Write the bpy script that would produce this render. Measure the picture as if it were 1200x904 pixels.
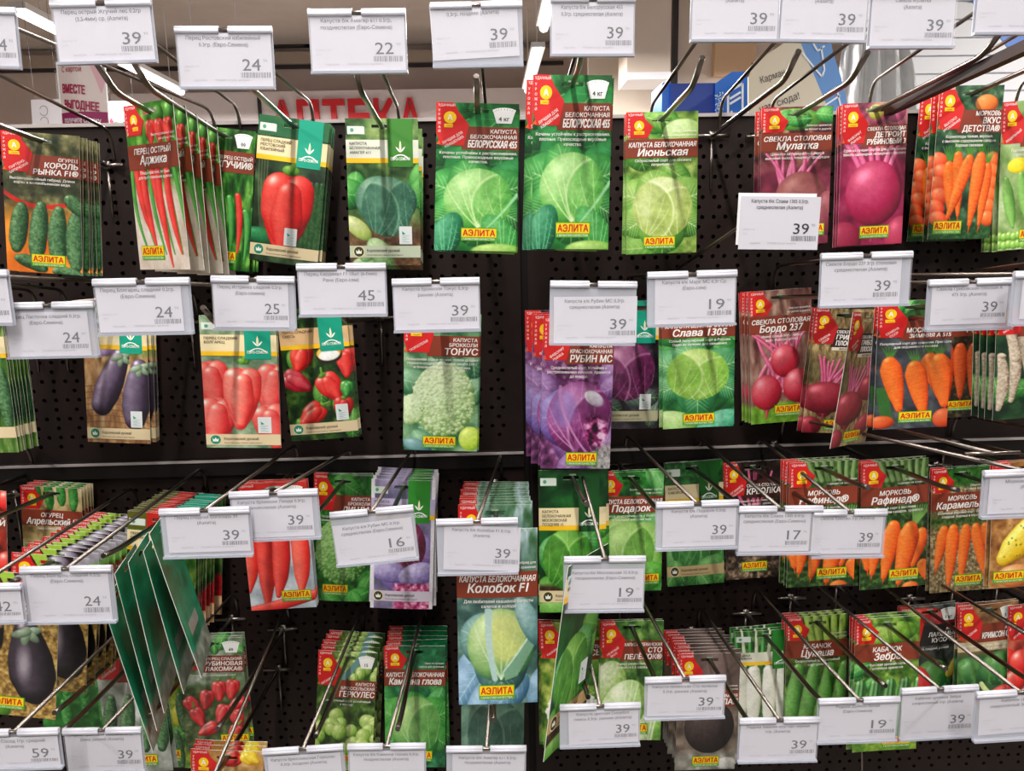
import bpy, math, random
import numpy as np
from mathutils import Matrix, Vector
from mathutils.geometry import delaunay_2d_cdt

for _o in list(bpy.data.objects):
    bpy.data.objects.remove(_o, do_unlink=True)
SC = bpy.context.scene
COL = SC.collection
random.seed(7)

# ------------------------------------------------------------------ camera
IW, IH, FPX = 1200.0, 904.0, 900.0
PITCH, YAW, ROLL = math.radians(10.5), math.radians(1.6), math.radians(1.2)
BOARD_D = 0.97
CAMZ = 1.55
CAM = Vector((0.0, -BOARD_D, CAMZ))
cd = bpy.data.cameras.new('camera')
cam = bpy.data.objects.new('camera', cd)
COL.objects.link(cam)
cd.sensor_fit = 'HORIZONTAL'
cd.sensor_width = 36.0
cd.lens = FPX / IW * 36.0
cd.clip_start = 0.01
cd.clip_end = 60
fwd = Vector((math.sin(YAW) * math.cos(PITCH), math.cos(YAW) * math.cos(PITCH), -math.sin(PITCH)))
right0 = Vector((math.cos(YAW), -math.sin(YAW), 0))
up0 = right0.cross(fwd)
RIGHT = right0 * math.cos(ROLL) - up0 * math.sin(ROLL)
UP = up0 * math.cos(ROLL) + right0 * math.sin(ROLL)
cam.matrix_world = Matrix(((RIGHT.x, UP.x, -fwd.x, CAM.x), (RIGHT.y, UP.y, -fwd.y, CAM.y),
                           (RIGHT.z, UP.z, -fwd.z, CAM.z), (0, 0, 0, 1)))
SC.camera = cam

def ray(px, py):
    return fwd + RIGHT * ((px - IW / 2) / FPX) + UP * ((IH / 2 - py) / FPX)

def at(px, py, Y=0.0):
    d = ray(px, py)
    return CAM + d * ((Y - CAM.y) / d.y)

# ------------------------------------------------------------------ world, light, exposure
w = bpy.data.worlds.new('store_air')
SC.world = w
w.use_nodes = True
w.node_tree.nodes['Background'].inputs[0].default_value = (1.0, 0.97, 0.94, 1)
w.node_tree.nodes['Background'].inputs[1].default_value = 0.30
SC.view_settings.view_transform = 'Standard'
SC.view_settings.look = 'None'
SC.view_settings.exposure = 0.07
SC.view_settings.gamma = 1.0
SC.view_settings.use_curve_mapping = False

CEIL_Z = 3.75
LAMP_Z = 3.05

def area(name, loc, sx, sy, power, col=(1.0, 0.97, 0.93)):
    l = bpy.data.lights.new(name, 'AREA')
    l.shape = 'RECTANGLE'
    l.size = sx
    l.size_y = sy
    l.energy = power
    l.color = col
    o = bpy.data.objects.new(name, l)
    COL.objects.link(o)
    o.location = loc
    return o

# tube rows over the aisle (each lies just under its own lamp housing, built further down)
LAMP_ROWS = []          # (x, y0, y1, power per tube)

# ------------------------------------------------------------------ helpers
def s2l(c):
    c = np.asarray(c, dtype=np.float64)
    return np.where(c <= 0.04045, c / 12.92, ((c + 0.055) / 1.055) ** 2.4)

def lin(r, g, b):
    v = s2l([r, g, b])
    return (float(v[0]), float(v[1]), float(v[2]), 1.0)

def mat(name, col, rough=0.5, metal=0.0, spec=0.5, coat=0.0, alpha=1.0, emit=None, estr=0.0):
    m = bpy.data.materials.new(name)
    m.use_nodes = True
    b = m.node_tree.nodes['Principled BSDF']
    b.inputs['Base Color'].default_value = lin(*col)
    b.inputs['Roughness'].default_value = rough
    b.inputs['Metallic'].default_value = metal
    b.inputs['Specular IOR Level'].default_value = spec
    b.inputs['Coat Weight'].default_value = coat
    b.inputs['Alpha'].default_value = alpha
    if emit:
        b.inputs['Emission Color'].default_value = lin(*emit)
        b.inputs['Emission Strength'].default_value = estr
    return m

def noise_mat(name, c1, c2, scale=8, rough=0.6, metal=0.0, bump=0.0, stretch=(1, 1, 1), coat=0.0):
    m = mat(name, c1, rough, metal, coat=coat)
    nt = m.node_tree
    b = nt.nodes['Principled BSDF']
    tc = nt.nodes.new('ShaderNodeTexCoord')
    mp = nt.nodes.new('ShaderNodeMapping')
    mp.inputs['Scale'].default_value = stretch
    nz = nt.nodes.new('ShaderNodeTexNoise')
    nz.inputs['Scale'].default_value = scale
    nz.inputs['Detail'].default_value = 4
    rp = nt.nodes.new('ShaderNodeValToRGB')
    rp.color_ramp.elements[0].color = lin(*c1)
    rp.color_ramp.elements[1].color = lin(*c2)
    rp.color_ramp.elements[0].position = 0.35
    rp.color_ramp.elements[1].position = 0.65
    nt.links.new(tc.outputs['Object'], mp.inputs[0])
    nt.links.new(mp.outputs[0], nz.inputs['Vector'])
    nt.links.new(nz.outputs['Fac'], rp.inputs[0])
    nt.links.new(rp.outputs[0], b.inputs['Base Color'])
    if bump:
        bp = nt.nodes.new('ShaderNodeBump')
        bp.inputs['Strength'].default_value = bump
        bp.inputs['Distance'].default_value = 0.002
        nt.links.new(nz.outputs['Fac'], bp.inputs['Height'])
        nt.links.new(bp.outputs[0], b.inputs['Normal'])
    return m

def print_mat(name, rough, bump=0.0, coat=0.0):
    m = mat(name, (1, 1, 1), rough, coat=coat)
    nt = m.node_tree
    b = nt.nodes['Principled BSDF']
    a = nt.nodes.new('ShaderNodeAttribute')
    a.attribute_name = 'Col'
    nt.links.new(a.outputs['Color'], b.inputs['Base Color'])
    if bump:
        tc = nt.nodes.new('ShaderNodeTexCoord')
        nz = nt.nodes.new('ShaderNodeTexNoise')
        nz.inputs['Scale'].default_value = 38
        nz.inputs['Detail'].default_value = 2
        bp = nt.nodes.new('ShaderNodeBump')
        bp.inputs['Strength'].default_value = bump
        bp.inputs['Distance'].default_value = 0.004
        nt.links.new(tc.outputs['Object'], nz.inputs['Vector'])
        nt.links.new(nz.outputs['Fac'], bp.inputs['Height'])
        nt.links.new(bp.outputs[0], b.inputs['Normal'])
        b.inputs['Coat Roughness'].default_value = 0.25
    return m

M = {}
M['packet'] = print_mat('printed_glossy_packet', 0.38, 0.28, 0.12)
M['ink'] = print_mat('printed_ink', 0.5)
M['wire'] = mat('chromed_wire', (0.50, 0.465, 0.44), 0.28, 1.0)
M['board'] = noise_mat('dark_brown_powder_coat', (0.125, 0.085, 0.076), (0.14, 0.095, 0.085), 60, 0.5)
M['board_dark'] = mat('dark_brown_steel', (0.085, 0.066, 0.063), 0.5, spec=.25)
M['board'].node_tree.nodes['Principled BSDF'].inputs['Specular IOR Level'].default_value = 0.22
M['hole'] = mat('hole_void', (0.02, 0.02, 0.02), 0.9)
M['plastic'] = mat('clear_grey_plastic', (0.74, 0.75, 0.80), 0.25, alpha=0.62)
M['hinge'] = mat('clear_hinge_plastic', (0.84, 0.84, 0.88), 0.22, alpha=0.8)
M['lens'] = mat('clear_lens', (0.95, 0.95, 0.98), 0.12, alpha=0.10)
M['card'] = mat('white_label_paper', (0.925, 0.92, 0.93), 0.6)

def link(o, parent=None):
    COL.objects.link(o)
    if parent is not None:
        o.parent = parent
    return o

def empty(name, loc=(0, 0, 0), mw=None):
    o = bpy.data.objects.new(name, None)
    o.empty_display_size = 0.01
    COL.objects.link(o)
    if mw is not None:
        o.matrix_world = mw
    else:
        o.location = loc
    return o

def tag(o, label=None, cat=None, group=None, kind=None):
    if label: o['label'] = label
    if cat: o['category'] = cat
    if group: o['group'] = group
    if kind: o['kind'] = kind
    return o

class MB:
    """collects simple solids into one mesh"""
    def __init__(s):
        s.v, s.f, s.c = [], [], []
    def add(s, vs, fs):
        o = len(s.v)
        s.v += [tuple(q) for q in vs]
        s.f += [tuple(i + o for i in q) for q in fs]
    def box(s, x0, x1, y0, y1, z0, z1):
        s.add([(x0, y0, z0), (x1, y0, z0), (x1, y1, z0), (x0, y1, z0), (x0, y0, z1), (x1, y0, z1), (x1, y1, z1), (x0, y1, z1)],
              [(0, 3, 2, 1), (4, 5, 6, 7), (0, 1, 5, 4), (1, 2, 6, 5), (2, 3, 7, 6), (3, 0, 4, 7)])
    def quadbox(s, quad, d):
        """four front points and a depth vector"""
        q = [Vector(p) for p in quad]
        d = Vector(d)
        s.add([*q, *[p + d for p in q]], [(0, 1, 2, 3), (7, 6, 5, 4), (0, 4, 5, 1), (1, 5, 6, 2), (2, 6, 7, 3), (3, 7, 4, 0)])
    def tube(s, pts, r, n=8, bend=0.0, cap=True):
        P = [Vector(p) for p in pts]
        if bend > 0:
            Q = [P[0]]
            for i in range(1, len(P) - 1):
                a, b, c = P[i - 1], P[i], P[i + 1]
                l1, l2 = (a - b), (c - b)
                k = min(bend, l1.length * 0.45, l2.length * 0.45)
                p0, p2 = b + l1.normalized() * k, b + l2.normalized() * k
                for t in (0, .25, .5, .75, 1):
                    Q.append(p0 * (1 - t) ** 2 + b * 2 * t * (1 - t) + p2 * t * t)
            Q.append(P[-1])
            P = Q
        rings, up = [], Vector((0.13, 0.31, 0.94))
        vs, fs = [], []
        N = None
        for i, p in enumerate(P):
            t = (P[min(i + 1, len(P) - 1)] - P[max(i - 1, 0)]).normalized()
            if N is None:
                N = t.cross(up if abs(t.dot(up)) < .95 else Vector((1, 0, 0))).normalized()
            N = (N - t * N.dot(t)).normalized()
            B = t.cross(N)
            for k in range(n):
                a = 2 * math.pi * k / n
                vs.append(p + (N * math.cos(a) + B * math.sin(a)) * r)
        for i in range(len(P) - 1):
            for k in range(n):
                k2 = (k + 1) % n
                fs.append((i * n + k, i * n + k2, (i + 1) * n + k2, (i + 1) * n + k))
        if cap:
            fs.append(tuple(range(n - 1, -1, -1)))
            fs.append(tuple(range((len(P) - 1) * n, len(P) * n)))
        s.add(vs, fs)
    def build(s, name, m, parent=None, smooth=False):
        me = bpy.data.meshes.new(name)
        me.from_pydata(s.v, [], s.f)
        me.materials.append(m)
        if smooth:
            me.polygons.foreach_set('use_smooth', [len(p.vertices) <= 4 for p in me.polygons])
        me.update()
        return link(bpy.data.objects.new(name, me), parent)

# ------------------------------------------------------------------ lettering
_tc = {}
def text_geo(s, bold=0.0, res=1):
    """triangles of a line of text, cap height = 1, from x = 0"""
    k = (s, bold, res)
    if k in _tc: return _tc[k]
    c = bpy.data.curves.new('t', 'FONT')
    c.body = s
    c.resolution_u = res
    c.offset = bold
    c.fill_mode = 'NONE'
    o = bpy.data.objects.new('t', c)
    COL.objects.link(o)
    me = bpy.data.meshes.new_from_object(o)
    n = len(me.vertices)
    co = np.zeros(n * 3)
    me.vertices.foreach_get('co', co)
    co = co.reshape(-1, 3)[:, :2] / 0.729
    nxt = {}
    for e in me.edges:
        nxt.setdefault(e.vertices[0], []).append(e.vertices[1])
        nxt.setdefault(e.vertices[1], []).append(e.vertices[0])
    bpy.data.objects.remove(o)
    bpy.data.curves.remove(c)
    bpy.data.meshes.remove(me)
    loops, seen = [], set()
    for v0 in range(n):
        if v0 in seen or v0 not in nxt: continue
        lp, v, p = [], v0, None
        while v not in seen:
            seen.add(v); lp.append(v)
            q = [w_ for w_ in nxt[v] if w_ not in seen]
            # follow increasing order so that the drawn direction of the contour is kept
            v = (v + 1) if (v + 1) in q else (q[0] if q else v)
        if len(lp) > 2: loops.append(lp)
    if not loops:
        _tc[k] = (np.zeros((0, 2)), [], 0.0)
        return _tc[k]
    # fill by winding number: letters are drawn from overlapping contours
    E = [(l[i], l[(i + 1) % len(l)]) for l in loops for i in range(len(l))]
    vs, _e, tris, _a, _b, _c = delaunay_2d_cdt([Vector((float(p[0]), float(p[1]))) for p in co], E, [], 0, 1e-6)
    V = np.array([(v.x, v.y) for v in vs])
    T_ = np.array([tuple(t) for t in tris if len(t) == 3])
    ce = V[T_].mean(1)
    p, q = co[[e[0] for e in E]], co[[e[1] for e in E]]
    cx, cy = ce[:, :1], ce[:, 1:]
    side = (q[:, 0] - p[:, 0]) * (cy - p[:, 1]) - (cx - p[:, 0]) * (q[:, 1] - p[:, 1])
    wn = ((p[:, 1] <= cy) & (q[:, 1] > cy) & (side > 0)).sum(1) - ((p[:, 1] > cy) & (q[:, 1] <= cy) & (side < 0)).sum(1)
    fs = [tuple(int(i) for i in t) for t in T_[wn != 0]]
    V[:, 0] -= co[:, 0].min()
    _tc[k] = (V, fs, float(co[:, 0].max() - co[:, 0].min()))
    return _tc[k]

class Flat:
    """printed layer in sheet millimetres (x right from the left edge, y down from the top), coloured per vertex"""
    def __init__(s):
        s.v, s.f, s.c = [], [], []
    def poly(s, pts, col, lift=0.35):
        o = len(s.v)
        s.v += [(x, y, lift) for x, y in pts]
        s.c += [col] * len(pts)
        s.f.append(tuple(range(o, o + len(pts))))
    def rect(s, x0, y0, x1, y1, col, lift=0.35, nx=1, ny=1):
        o = len(s.v)
        for j in range(ny + 1):
            for i in range(nx + 1):
                s.v.append((x0 + (x1 - x0) * i / nx, y0 + (y1 - y0) * j / ny, lift))
                s.c.append(col)
        for j in range(ny):
            for i in range(nx):
                a = o + j * (nx + 1) + i
                s.f.append((a, a + 1, a + nx + 2, a + nx + 1))
    def disc(s, cx, cy, r, col, lift=0.45, n=20, ry=None):
        ry = ry or r
        s.poly([(cx + r * math.cos(2 * math.pi * k / n), cy + ry * math.sin(2 * math.pi * k / n)) for k in range(n)], col, lift)
    def arc(s, cx, cy, r, a0, a1, t, col, lift=0.5, n=10, ry=None):
        ry = ry or r
        for k in range(n):
            p = []
            for a, rr in ((k, 1), (k + 1, 1), (k + 1, 1 - t / r), (k, 1 - t / r)):
                th = math.radians(a0 + (a1 - a0) * a / n)
                p.append((cx + r * rr * math.cos(th), cy - ry * rr * math.sin(th)))
            s.poly(p, col, lift)
    def text(s, body, x, y, h, col, align='L', bold=0.0, ital=0.0, rot=0.0, wmax=None, wfix=None, lift=0.6, res=1):
        """(x, y): baseline start / centre / end; h: cap height"""
        co, fs, wd = text_geo(body, 0.0, res)
        if not len(co): return
        sx = h
        if wfix: sx = wfix / wd
        elif wmax and wd * h > wmax: sx = wmax / wd
        ox = {'L': 0, 'C': -wd * sx / 2, 'R': -wd * sx}[align]
        u = co[:, 0] * sx + ox + co[:, 1] * h * ital
        v = co[:, 1] * h
        c, sn = math.cos(math.radians(rot)), math.sin(math.radians(rot))
        k = bold * h * 1.25
        # heavier strokes: the same outline laid down again a hair to each side
        for q_, (du, dv) in enumerate([(0, 0)] if bold <= 0 else [(-k, 0), (k, 0)] if bold < .012 else [(-k, -k * .6), (k, -k * .6), (-k, k * .6), (k, k * .6)]):
            X = x + (u + du) * c - (v + dv) * sn
            Y = y - ((u + du) * sn + (v + dv) * c)
            o = len(s.v)
            s.v += [(float(a), float(b), lift + q_ * .03) for a, b in zip(X, Y)]
            s.c += [col] * len(X)
            s.f += [tuple(i + o for i in f) for f in fs]
    def build(s, name, fn, m, parent=None, cache=None):
        """fn maps (x mm, y mm, lift mm) arrays to local xyz"""
        a = np.array(s.v, dtype=np.float64)
        x, y, z = fn(a[:, 0], a[:, 1], a[:, 2])
        me = bpy.data.meshes.new(name)
        me.from_pydata(np.stack([x, y, z], 1).tolist(), [], s.f)
        me.materials.append(m)
        at_ = me.color_attributes.new('Col', 'FLOAT_COLOR', 'POINT')
        c = np.ones((len(s.v), 4))
        c[:, :3] = s2l(np.array(s.c))
        at_.data.foreach_set('color', c.ravel())
        # face the viewer (-Y)
        me.update()
        me.flip_normals() if me.polygons and sum(p.normal.y * p.area for p in me.polygons) > 0 else None
        if parent is None and cache is not None:
            return me
        return link(bpy.data.objects.new(name, me), parent)
# ------------------------------------------------------------------ printed pictures (colour per vertex of the packet sheet)
SW = 78.0
RES = 0.8
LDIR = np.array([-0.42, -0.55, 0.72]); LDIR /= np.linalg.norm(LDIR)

def arr(c): return np.array(c, dtype=np.float64)
def ramp3(t, a, b, c):
    t = np.clip(t, 0, 1)[..., None]
    return np.where(t < .5, arr(a) + (arr(b) - arr(a)) * t * 2, arr(b) + (arr(c) - arr(b)) * (t * 2 - 1))

class Canvas:
    def __init__(s, H, base=(.5, .5, .5)):
        s.H = H
        s.nx = int(round(SW / RES)) + 1
        s.ny = int(round(H / RES)) + 1
        s.x = np.linspace(0, SW, s.nx)
        s.y = np.linspace(0, H, s.ny)
        s.X, s.Y = np.meshgrid(s.x, s.y)
        s.img = np.ones((s.ny, s.nx, 3)) * arr(base)
    def put(s, m, col):
        m = np.clip(m, 0, 1)[..., None]
        s.img = s.img * (1 - m) + (arr(col) if not isinstance(col, np.ndarray) else col) * m
    def noise(s, sx, sy=None, seed=0, octv=3):
        sy = sy or sx
        out, amp, tot = 0, 1.0, 0
        for k in range(octv):
            r = np.random.RandomState(seed * 31 + k * 7 + 1)
            u, v = s.X / sx * 2 ** k, s.Y / sy * 2 ** k
            g = r.rand(int(v.max()) + 3, int(u.max()) + 3)
            i, j = np.floor(v).astype(int), np.floor(u).astype(int)
            a, b = v - i, u - j
            a, b = a * a * (3 - 2 * a), b * b * (3 - 2 * b)
            q = (g[i, j] * (1 - b) + g[i, j + 1] * b) * (1 - a) + (g[i + 1, j] * (1 - b) + g[i + 1, j + 1] * b) * a
            out = out + q * amp
            tot += amp
            amp *= .5
        return out / tot
    def mul(s, m, f):
        s.img = np.clip(s.img * (1 + (f - 1) * np.clip(m, 0, 1)[..., None]), 0, 1)
    def fill(s, a, b, c, scale=14, seed=0, octv=4, sy=None, contrast=1.6):
        n = (s.noise(scale, sy, seed, octv) - .5) * contrast + .5
        s.img = ramp3(n, a, b, c)
    def ball(s, cx, cy, rx, ry, rot, cols, spec=.35, tex=0.0, seed=0, edge=.8, tscale=3, rim=0.0):
        c, sn = math.cos(math.radians(rot)), math.sin(math.radians(rot))
        dx, dy = s.X - cx, s.Y - cy
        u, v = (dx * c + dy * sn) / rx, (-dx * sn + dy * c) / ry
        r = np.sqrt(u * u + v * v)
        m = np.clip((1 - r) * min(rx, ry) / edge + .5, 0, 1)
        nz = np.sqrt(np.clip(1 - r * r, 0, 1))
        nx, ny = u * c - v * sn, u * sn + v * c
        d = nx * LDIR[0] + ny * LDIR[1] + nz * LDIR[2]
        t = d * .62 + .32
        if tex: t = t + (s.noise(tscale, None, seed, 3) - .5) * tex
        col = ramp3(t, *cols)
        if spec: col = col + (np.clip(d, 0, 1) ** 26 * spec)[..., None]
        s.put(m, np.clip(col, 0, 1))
        return m
    def curve(s, pts, n):
        P = arr(pts)
        t = np.linspace(0, 1, n)[:, None]
        if len(P) == 2: return P[0] * (1 - t) + P[1] * t
        if len(P) == 3: return P[0] * (1 - t) ** 2 + P[1] * 2 * t * (1 - t) + P[2] * t * t
        return P[0] * (1 - t) ** 3 + P[1] * 3 * t * (1 - t) ** 2 + P[2] * 3 * t * t * (1 - t) + P[3] * t ** 3
    def stroke(s, pts, rad, cols, spec=.3, tex=0.0, seed=0, n=26, tscale=3, edge=.8, rings=0.0, cross=None):
        Q0 = s.curve(pts, 12)
        n = max(n, min(60, int(np.hypot(*np.diff(Q0, axis=0).T).sum() / 3)))
        Q = s.curve(pts, n)
        R = np.interp(np.linspace(0, 1, n), np.linspace(0, 1, len(rad)), rad)
        x0, x1 = Q[:, 0].min() - R.max() - 2, Q[:, 0].max() + R.max() + 2
        y0, y1 = Q[:, 1].min() - R.max() - 2, Q[:, 1].max() + R.max() + 2
        i0, i1 = np.searchsorted(s.x, [x0, x1]); j0, j1 = np.searchsorted(s.y, [y0, y1])
        if i1 <= i0 or j1 <= j0: return np.zeros(s.X.shape)
        W = (slice(j0, j1), slice(i0, i1))
        X, Y = s.X[W], s.Y[W]
        B = np.full(X.shape, 1e9); nx = np.zeros_like(B); ny = np.zeros_like(B); rr = np.ones_like(B); tt = np.zeros_like(B)
        for k in range(n - 1):
            a_, b_ = Q[k], Q[k + 1]
            e = b_ - a_
            t = np.clip(((X - a_[0]) * e[0] + (Y - a_[1]) * e[1]) / ((e * e).sum() + 1e-9), 0, 1)
            px, py, pr = a_[0] + t * e[0], a_[1] + t * e[1], R[k] + t * (R[k + 1] - R[k])
            d = np.hypot(X - px, Y - py) / pr
            g = d < B
            B = np.where(g, d, B)
            nx = np.where(g, (X - px) / pr, nx); ny = np.where(g, (Y - py) / pr, ny)
            rr = np.where(g, pr, rr); tt = np.where(g, (k + t) / (n - 1), tt)
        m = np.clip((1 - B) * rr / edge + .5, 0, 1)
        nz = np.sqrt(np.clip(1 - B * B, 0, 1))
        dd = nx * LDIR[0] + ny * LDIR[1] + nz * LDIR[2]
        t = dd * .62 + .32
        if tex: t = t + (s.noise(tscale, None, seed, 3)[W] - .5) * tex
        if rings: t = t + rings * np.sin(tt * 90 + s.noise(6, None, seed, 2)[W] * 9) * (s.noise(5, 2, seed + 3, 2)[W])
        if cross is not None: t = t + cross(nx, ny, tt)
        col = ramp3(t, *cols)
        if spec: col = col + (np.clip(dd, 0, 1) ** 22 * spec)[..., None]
        full = np.zeros(s.X.shape); full[W] = m
        I = s.img[W]
        s.img[W] = I * (1 - m[..., None]) + np.clip(col, 0, 1) * m[..., None]
        return full
    def line(s, pts, w0, w1, col, alpha=1.0, clip=None, n=22):
        Q = s.curve(pts, n)
        x0, x1 = Q[:, 0].min() - 3, Q[:, 0].max() + 3
        y0, y1 = Q[:, 1].min() - 3, Q[:, 1].max() + 3
        i0, i1 = np.searchsorted(s.x, [x0, x1]); j0, j1 = np.searchsorted(s.y, [y0, y1])
        if i1 <= i0 or j1 <= j0: return
        W = (slice(j0, j1), slice(i0, i1))
        m = np.zeros(s.X[W].shape)
        for k in range(n - 1):
            a, b = Q[k], Q[k + 1]
            d = b - a
            L = (d * d).sum() + 1e-9
            t = np.clip(((s.X[W] - a[0]) * d[0] + (s.Y[W] - a[1]) * d[1]) / L, 0, 1)
            dist = np.hypot(s.X[W] - a[0] - t * d[0], s.Y[W] - a[1] - t * d[1])
            wd = w0 + (w1 - w0) * k / (n - 1)
            m = np.maximum(m, np.clip((wd - dist) / .7 + .5, 0, 1))
        m = m * alpha
        if clip is not None: m = m * clip[W]
        s.img[W] = s.img[W] * (1 - m[..., None]) + arr(col) * m[..., None]
    def poly(s, pts, col):
        inside = np.zeros(s.X.shape, bool)
        n = len(pts)
        for i in range(n):
            x1, y1 = pts[i]; x2, y2 = pts[(i + 1) % n]
            if y1 == y2: continue
            c = ((y1 > s.Y) != (y2 > s.Y)) & (s.X < (x2 - x1) * (s.Y - y1) / (y2 - y1) + x1)
            inside ^= c
        s.put(inside.astype(float), col)
        return inside.astype(float)
    def rect(s, x0, y0, x1, y1, col):
        s.put(((s.X >= x0) & (s.X <= x1) & (s.Y >= y0) & (s.Y <= y1)).astype(float), col)

GREEN = ((.03, .20, .07), (.13, .50, .18), (.50, .80, .42))
LEAFD = ((.02, .16, .09), (.07, .38, .20), (.25, .62, .38))
def veins(C, cx, cy, rx, ry, col, clip, n=6, w=.9, rot=0, alpha=.85, seed=0):
    r = np.random.RandomState(seed + 5)
    bx, by = cx + math.sin(math.radians(rot)) * rx * .1, cy + ry * .92
    for k in range(n):
        a = math.radians(-90 + rot + (k - (n - 1) / 2) * 140 / n + r.uniform(-6, 6))
        ex, ey = cx + math.cos(a) * rx * 1.0, cy + math.sin(a) * ry * 1.0
        mx, my = (bx + ex) / 2 + (ex - cx) * .22, (by + ey) / 2 + ry * .05
        C.line([(bx, by), (mx, my), (ex, ey)], w, w * .25, col, alpha, clip)
        for t in (.35, .5, .65, .8):
            px, py = bx * (1 - t) ** 2 + mx * 2 * t * (1 - t) + ex * t * t, by * (1 - t) ** 2 + my * 2 * t * (1 - t) + ey * t * t
            for sg in (-1, 1):
                b = a + sg * .75
                L = rx * .33
                C.line([(px, py), (px + math.cos(b) * L, py + math.sin(b) * L)], w * .4, w * .12, col, alpha * .6, clip, 8)

def leafy(C, cols, seed=0, n=9, vein=(.62, .85, .5), y0=0, y1=None, rad=24):
    r = np.random.RandomState(seed)
    y1 = y1 or C.H
    for k in range(n):
        cx, cy = r.uniform(-6, 84), r.uniform(y0, y1)
        R = rad * r.uniform(.7, 1.2)
        rot = r.uniform(0, 180)
        m = C.ball(cx, cy, R, R * .62, rot, cols, .05, .25, seed + k, tscale=6)
        a = math.radians(rot)
        C.line([(cx - R * math.cos(a), cy - R * math.sin(a)), (cx + R * math.cos(a), cy + R * math.sin(a))], .8, .3, vein, .7, m)
        for t in np.linspace(-.7, .7, 6):
            px, py = cx + R * t * math.cos(a), cy + R * t * math.sin(a)
            for sg in (-1, 1):
                b = a + sg * .9
                C.line([(px, py), (px + R * .5 * math.cos(b), py + R * .5 * math.sin(b))], .35, .15, vein, .5, m, 6)

def cabbage(C, cx, cy, rx, ry, cols, vein, seed=0, outer=None, ocols=None, folds=2, nv=6, rot=0, tex=.25, spec=.12):
    r = np.random.RandomState(seed + 11)
    ocols = ocols or cols
    for k, (a, d, q) in enumerate(outer or [(200, .62, .95), (340, .62, .95), (150, .8, .7), (30, .8, .7), (90, .55, 1.0), (250, .35, .95)]):
        a = math.radians(a)
        ox, oy = cx + math.cos(a) * rx * d, cy + math.sin(a) * ry * d
        m = C.ball(ox, oy, rx * q, ry * q * .8, math.degrees(a), ocols, .05, .3, seed + k, tscale=7)
        C.line([(cx, cy), (ox, oy), (ox + math.cos(a) * rx * q, oy + math.sin(a) * ry * q)], 1.1, .3, vein, .6, m)
        for t in np.linspace(.1, .9, 6):
            px, py = ox + math.cos(a) * rx * q * (t - .3), oy + math.sin(a) * ry * q * (t - .3)
            for sg in (-1, 1):
                b = a + sg * .8
                C.line([(px, py), (px + rx * .5 * math.cos(b), py + ry * .5 * math.sin(b))], .45, .15, vein, .45, m, 6)
    m = C.ball(cx, cy, rx, ry, 0, cols, spec, tex, seed, tscale=9)
    veins(C, cx, cy, rx, ry, vein, m, nv, .9, rot, .7, seed)
    for k in range(folds):
        sg = -1 if k % 2 else 1
        ex, ey = cx + sg * rx * r.uniform(.55, .9), cy + ry * r.uniform(.1, .5)
        q = np.clip((1 - np.hypot((C.X - ex) / (rx * 1.0), (C.Y - ey) / (ry * 1.05))) * 12, 0, 1) * m
        lite = ramp3(C.noise(10, None, seed + k + 3, 3) * .7 + .1, *cols)
        C.put(q * .7, lite)
        veins(C, ex, ey, rx * .9, ry * .95, vein, q, 4, .6, -sg * 30, .55, seed + k)
        e = np.exp(-(np.hypot((C.X - ex) / (rx * 1.0), (C.Y - ey) / (ry * 1.05)) - 1) ** 2 * 900) * m
        C.put(e * .6, vein)
    return m

def carrot(C, x0, y0, x1, y1, r0, r1=1.6, cols=((.60, .12, .02), (.94, .34, .05), (1.0, .58, .24)), seed=0, tip=True, leaves=True):
    if leaves:
        for k in range(6):
            dx = (k - 2.5) * 2.2
            C.line([(x0, y0), (x0 + dx * .5, y0 - 10), (x0 + dx * 1.6, y0 - 20)], 1.0, .4, (.28, .55, .16), .9)
    C.stroke([(x0, y0), ((x0 + x1) / 2, (y0 + y1) / 2), (x1, y1)], [r0 * .7, r0, r0 * .97, r0 * .9, r0 * .8, r0 * .68, r0 * .5, r1], cols, .22, .16, seed, 34, 3, rings=.10)
    if tip:
        d = Vector((x1 - x0, y1 - y0)).normalized()
        C.line([(x1, y1), (x1 + d.x * 9, y1 + d.y * 9)], .9, .25, cols[1])

def bell(C, cx, cy, w, h, cols, rot=0, seed=0, stem=True):
    c, s_ = math.cos(math.radians(rot)), math.sin(math.radians(rot))
    def T(u, v): return (cx + u * c - v * s_, cy + u * s_ + v * c)
    C.stroke([T(0, -h * .16), T(w * .02, h * .12), T(-w * .02, h * .40)], [w * .42, w * .44, w * .38, w * .28, w * .15], cols, .4, .12, seed, 24, 9)
    m = C.stroke([T(-w * .17, -h * .22), T(-w * .20, 0), T(-w * .06, h * .30)], [w * .30, w * .30, w * .14], cols, .45, .12, seed + 1, 24, 9)
    C.stroke([T(w * .19, -h * .24), T(w * .22, -h * .04), T(w * .08, h * .26)], [w * .27, w * .28, w * .14], cols, .3, .12, seed + 2, 24, 9)
    C.stroke([T(w * .02, -h * .18), T(w * .02, h * .08), T(0, h * .38)], [w * .22, w * .30, w * .13], cols, .35, .12, seed + 3, 24, 9)
    if stem:
        C.ball(*T(0, -h * .45), w * .16, w * .09, rot, ((.1, .25, .04), (.30, .52, .14), (.55, .75, .3)), .1)
        C.stroke([T(0, -h * .45), T(w * .05, -h * .55), T(w * .12, -h * .66)], [w * .05, w * .045], ((.1, .25, .04), (.30, .52, .14), (.55, .75, .3)), .1)
RED = ((.42, .02, .03), (.85, .09, .09), (1.0, .42, .36))
REDD = ((.30, .01, .02), (.70, .05, .06), (.95, .32, .28))

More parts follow.
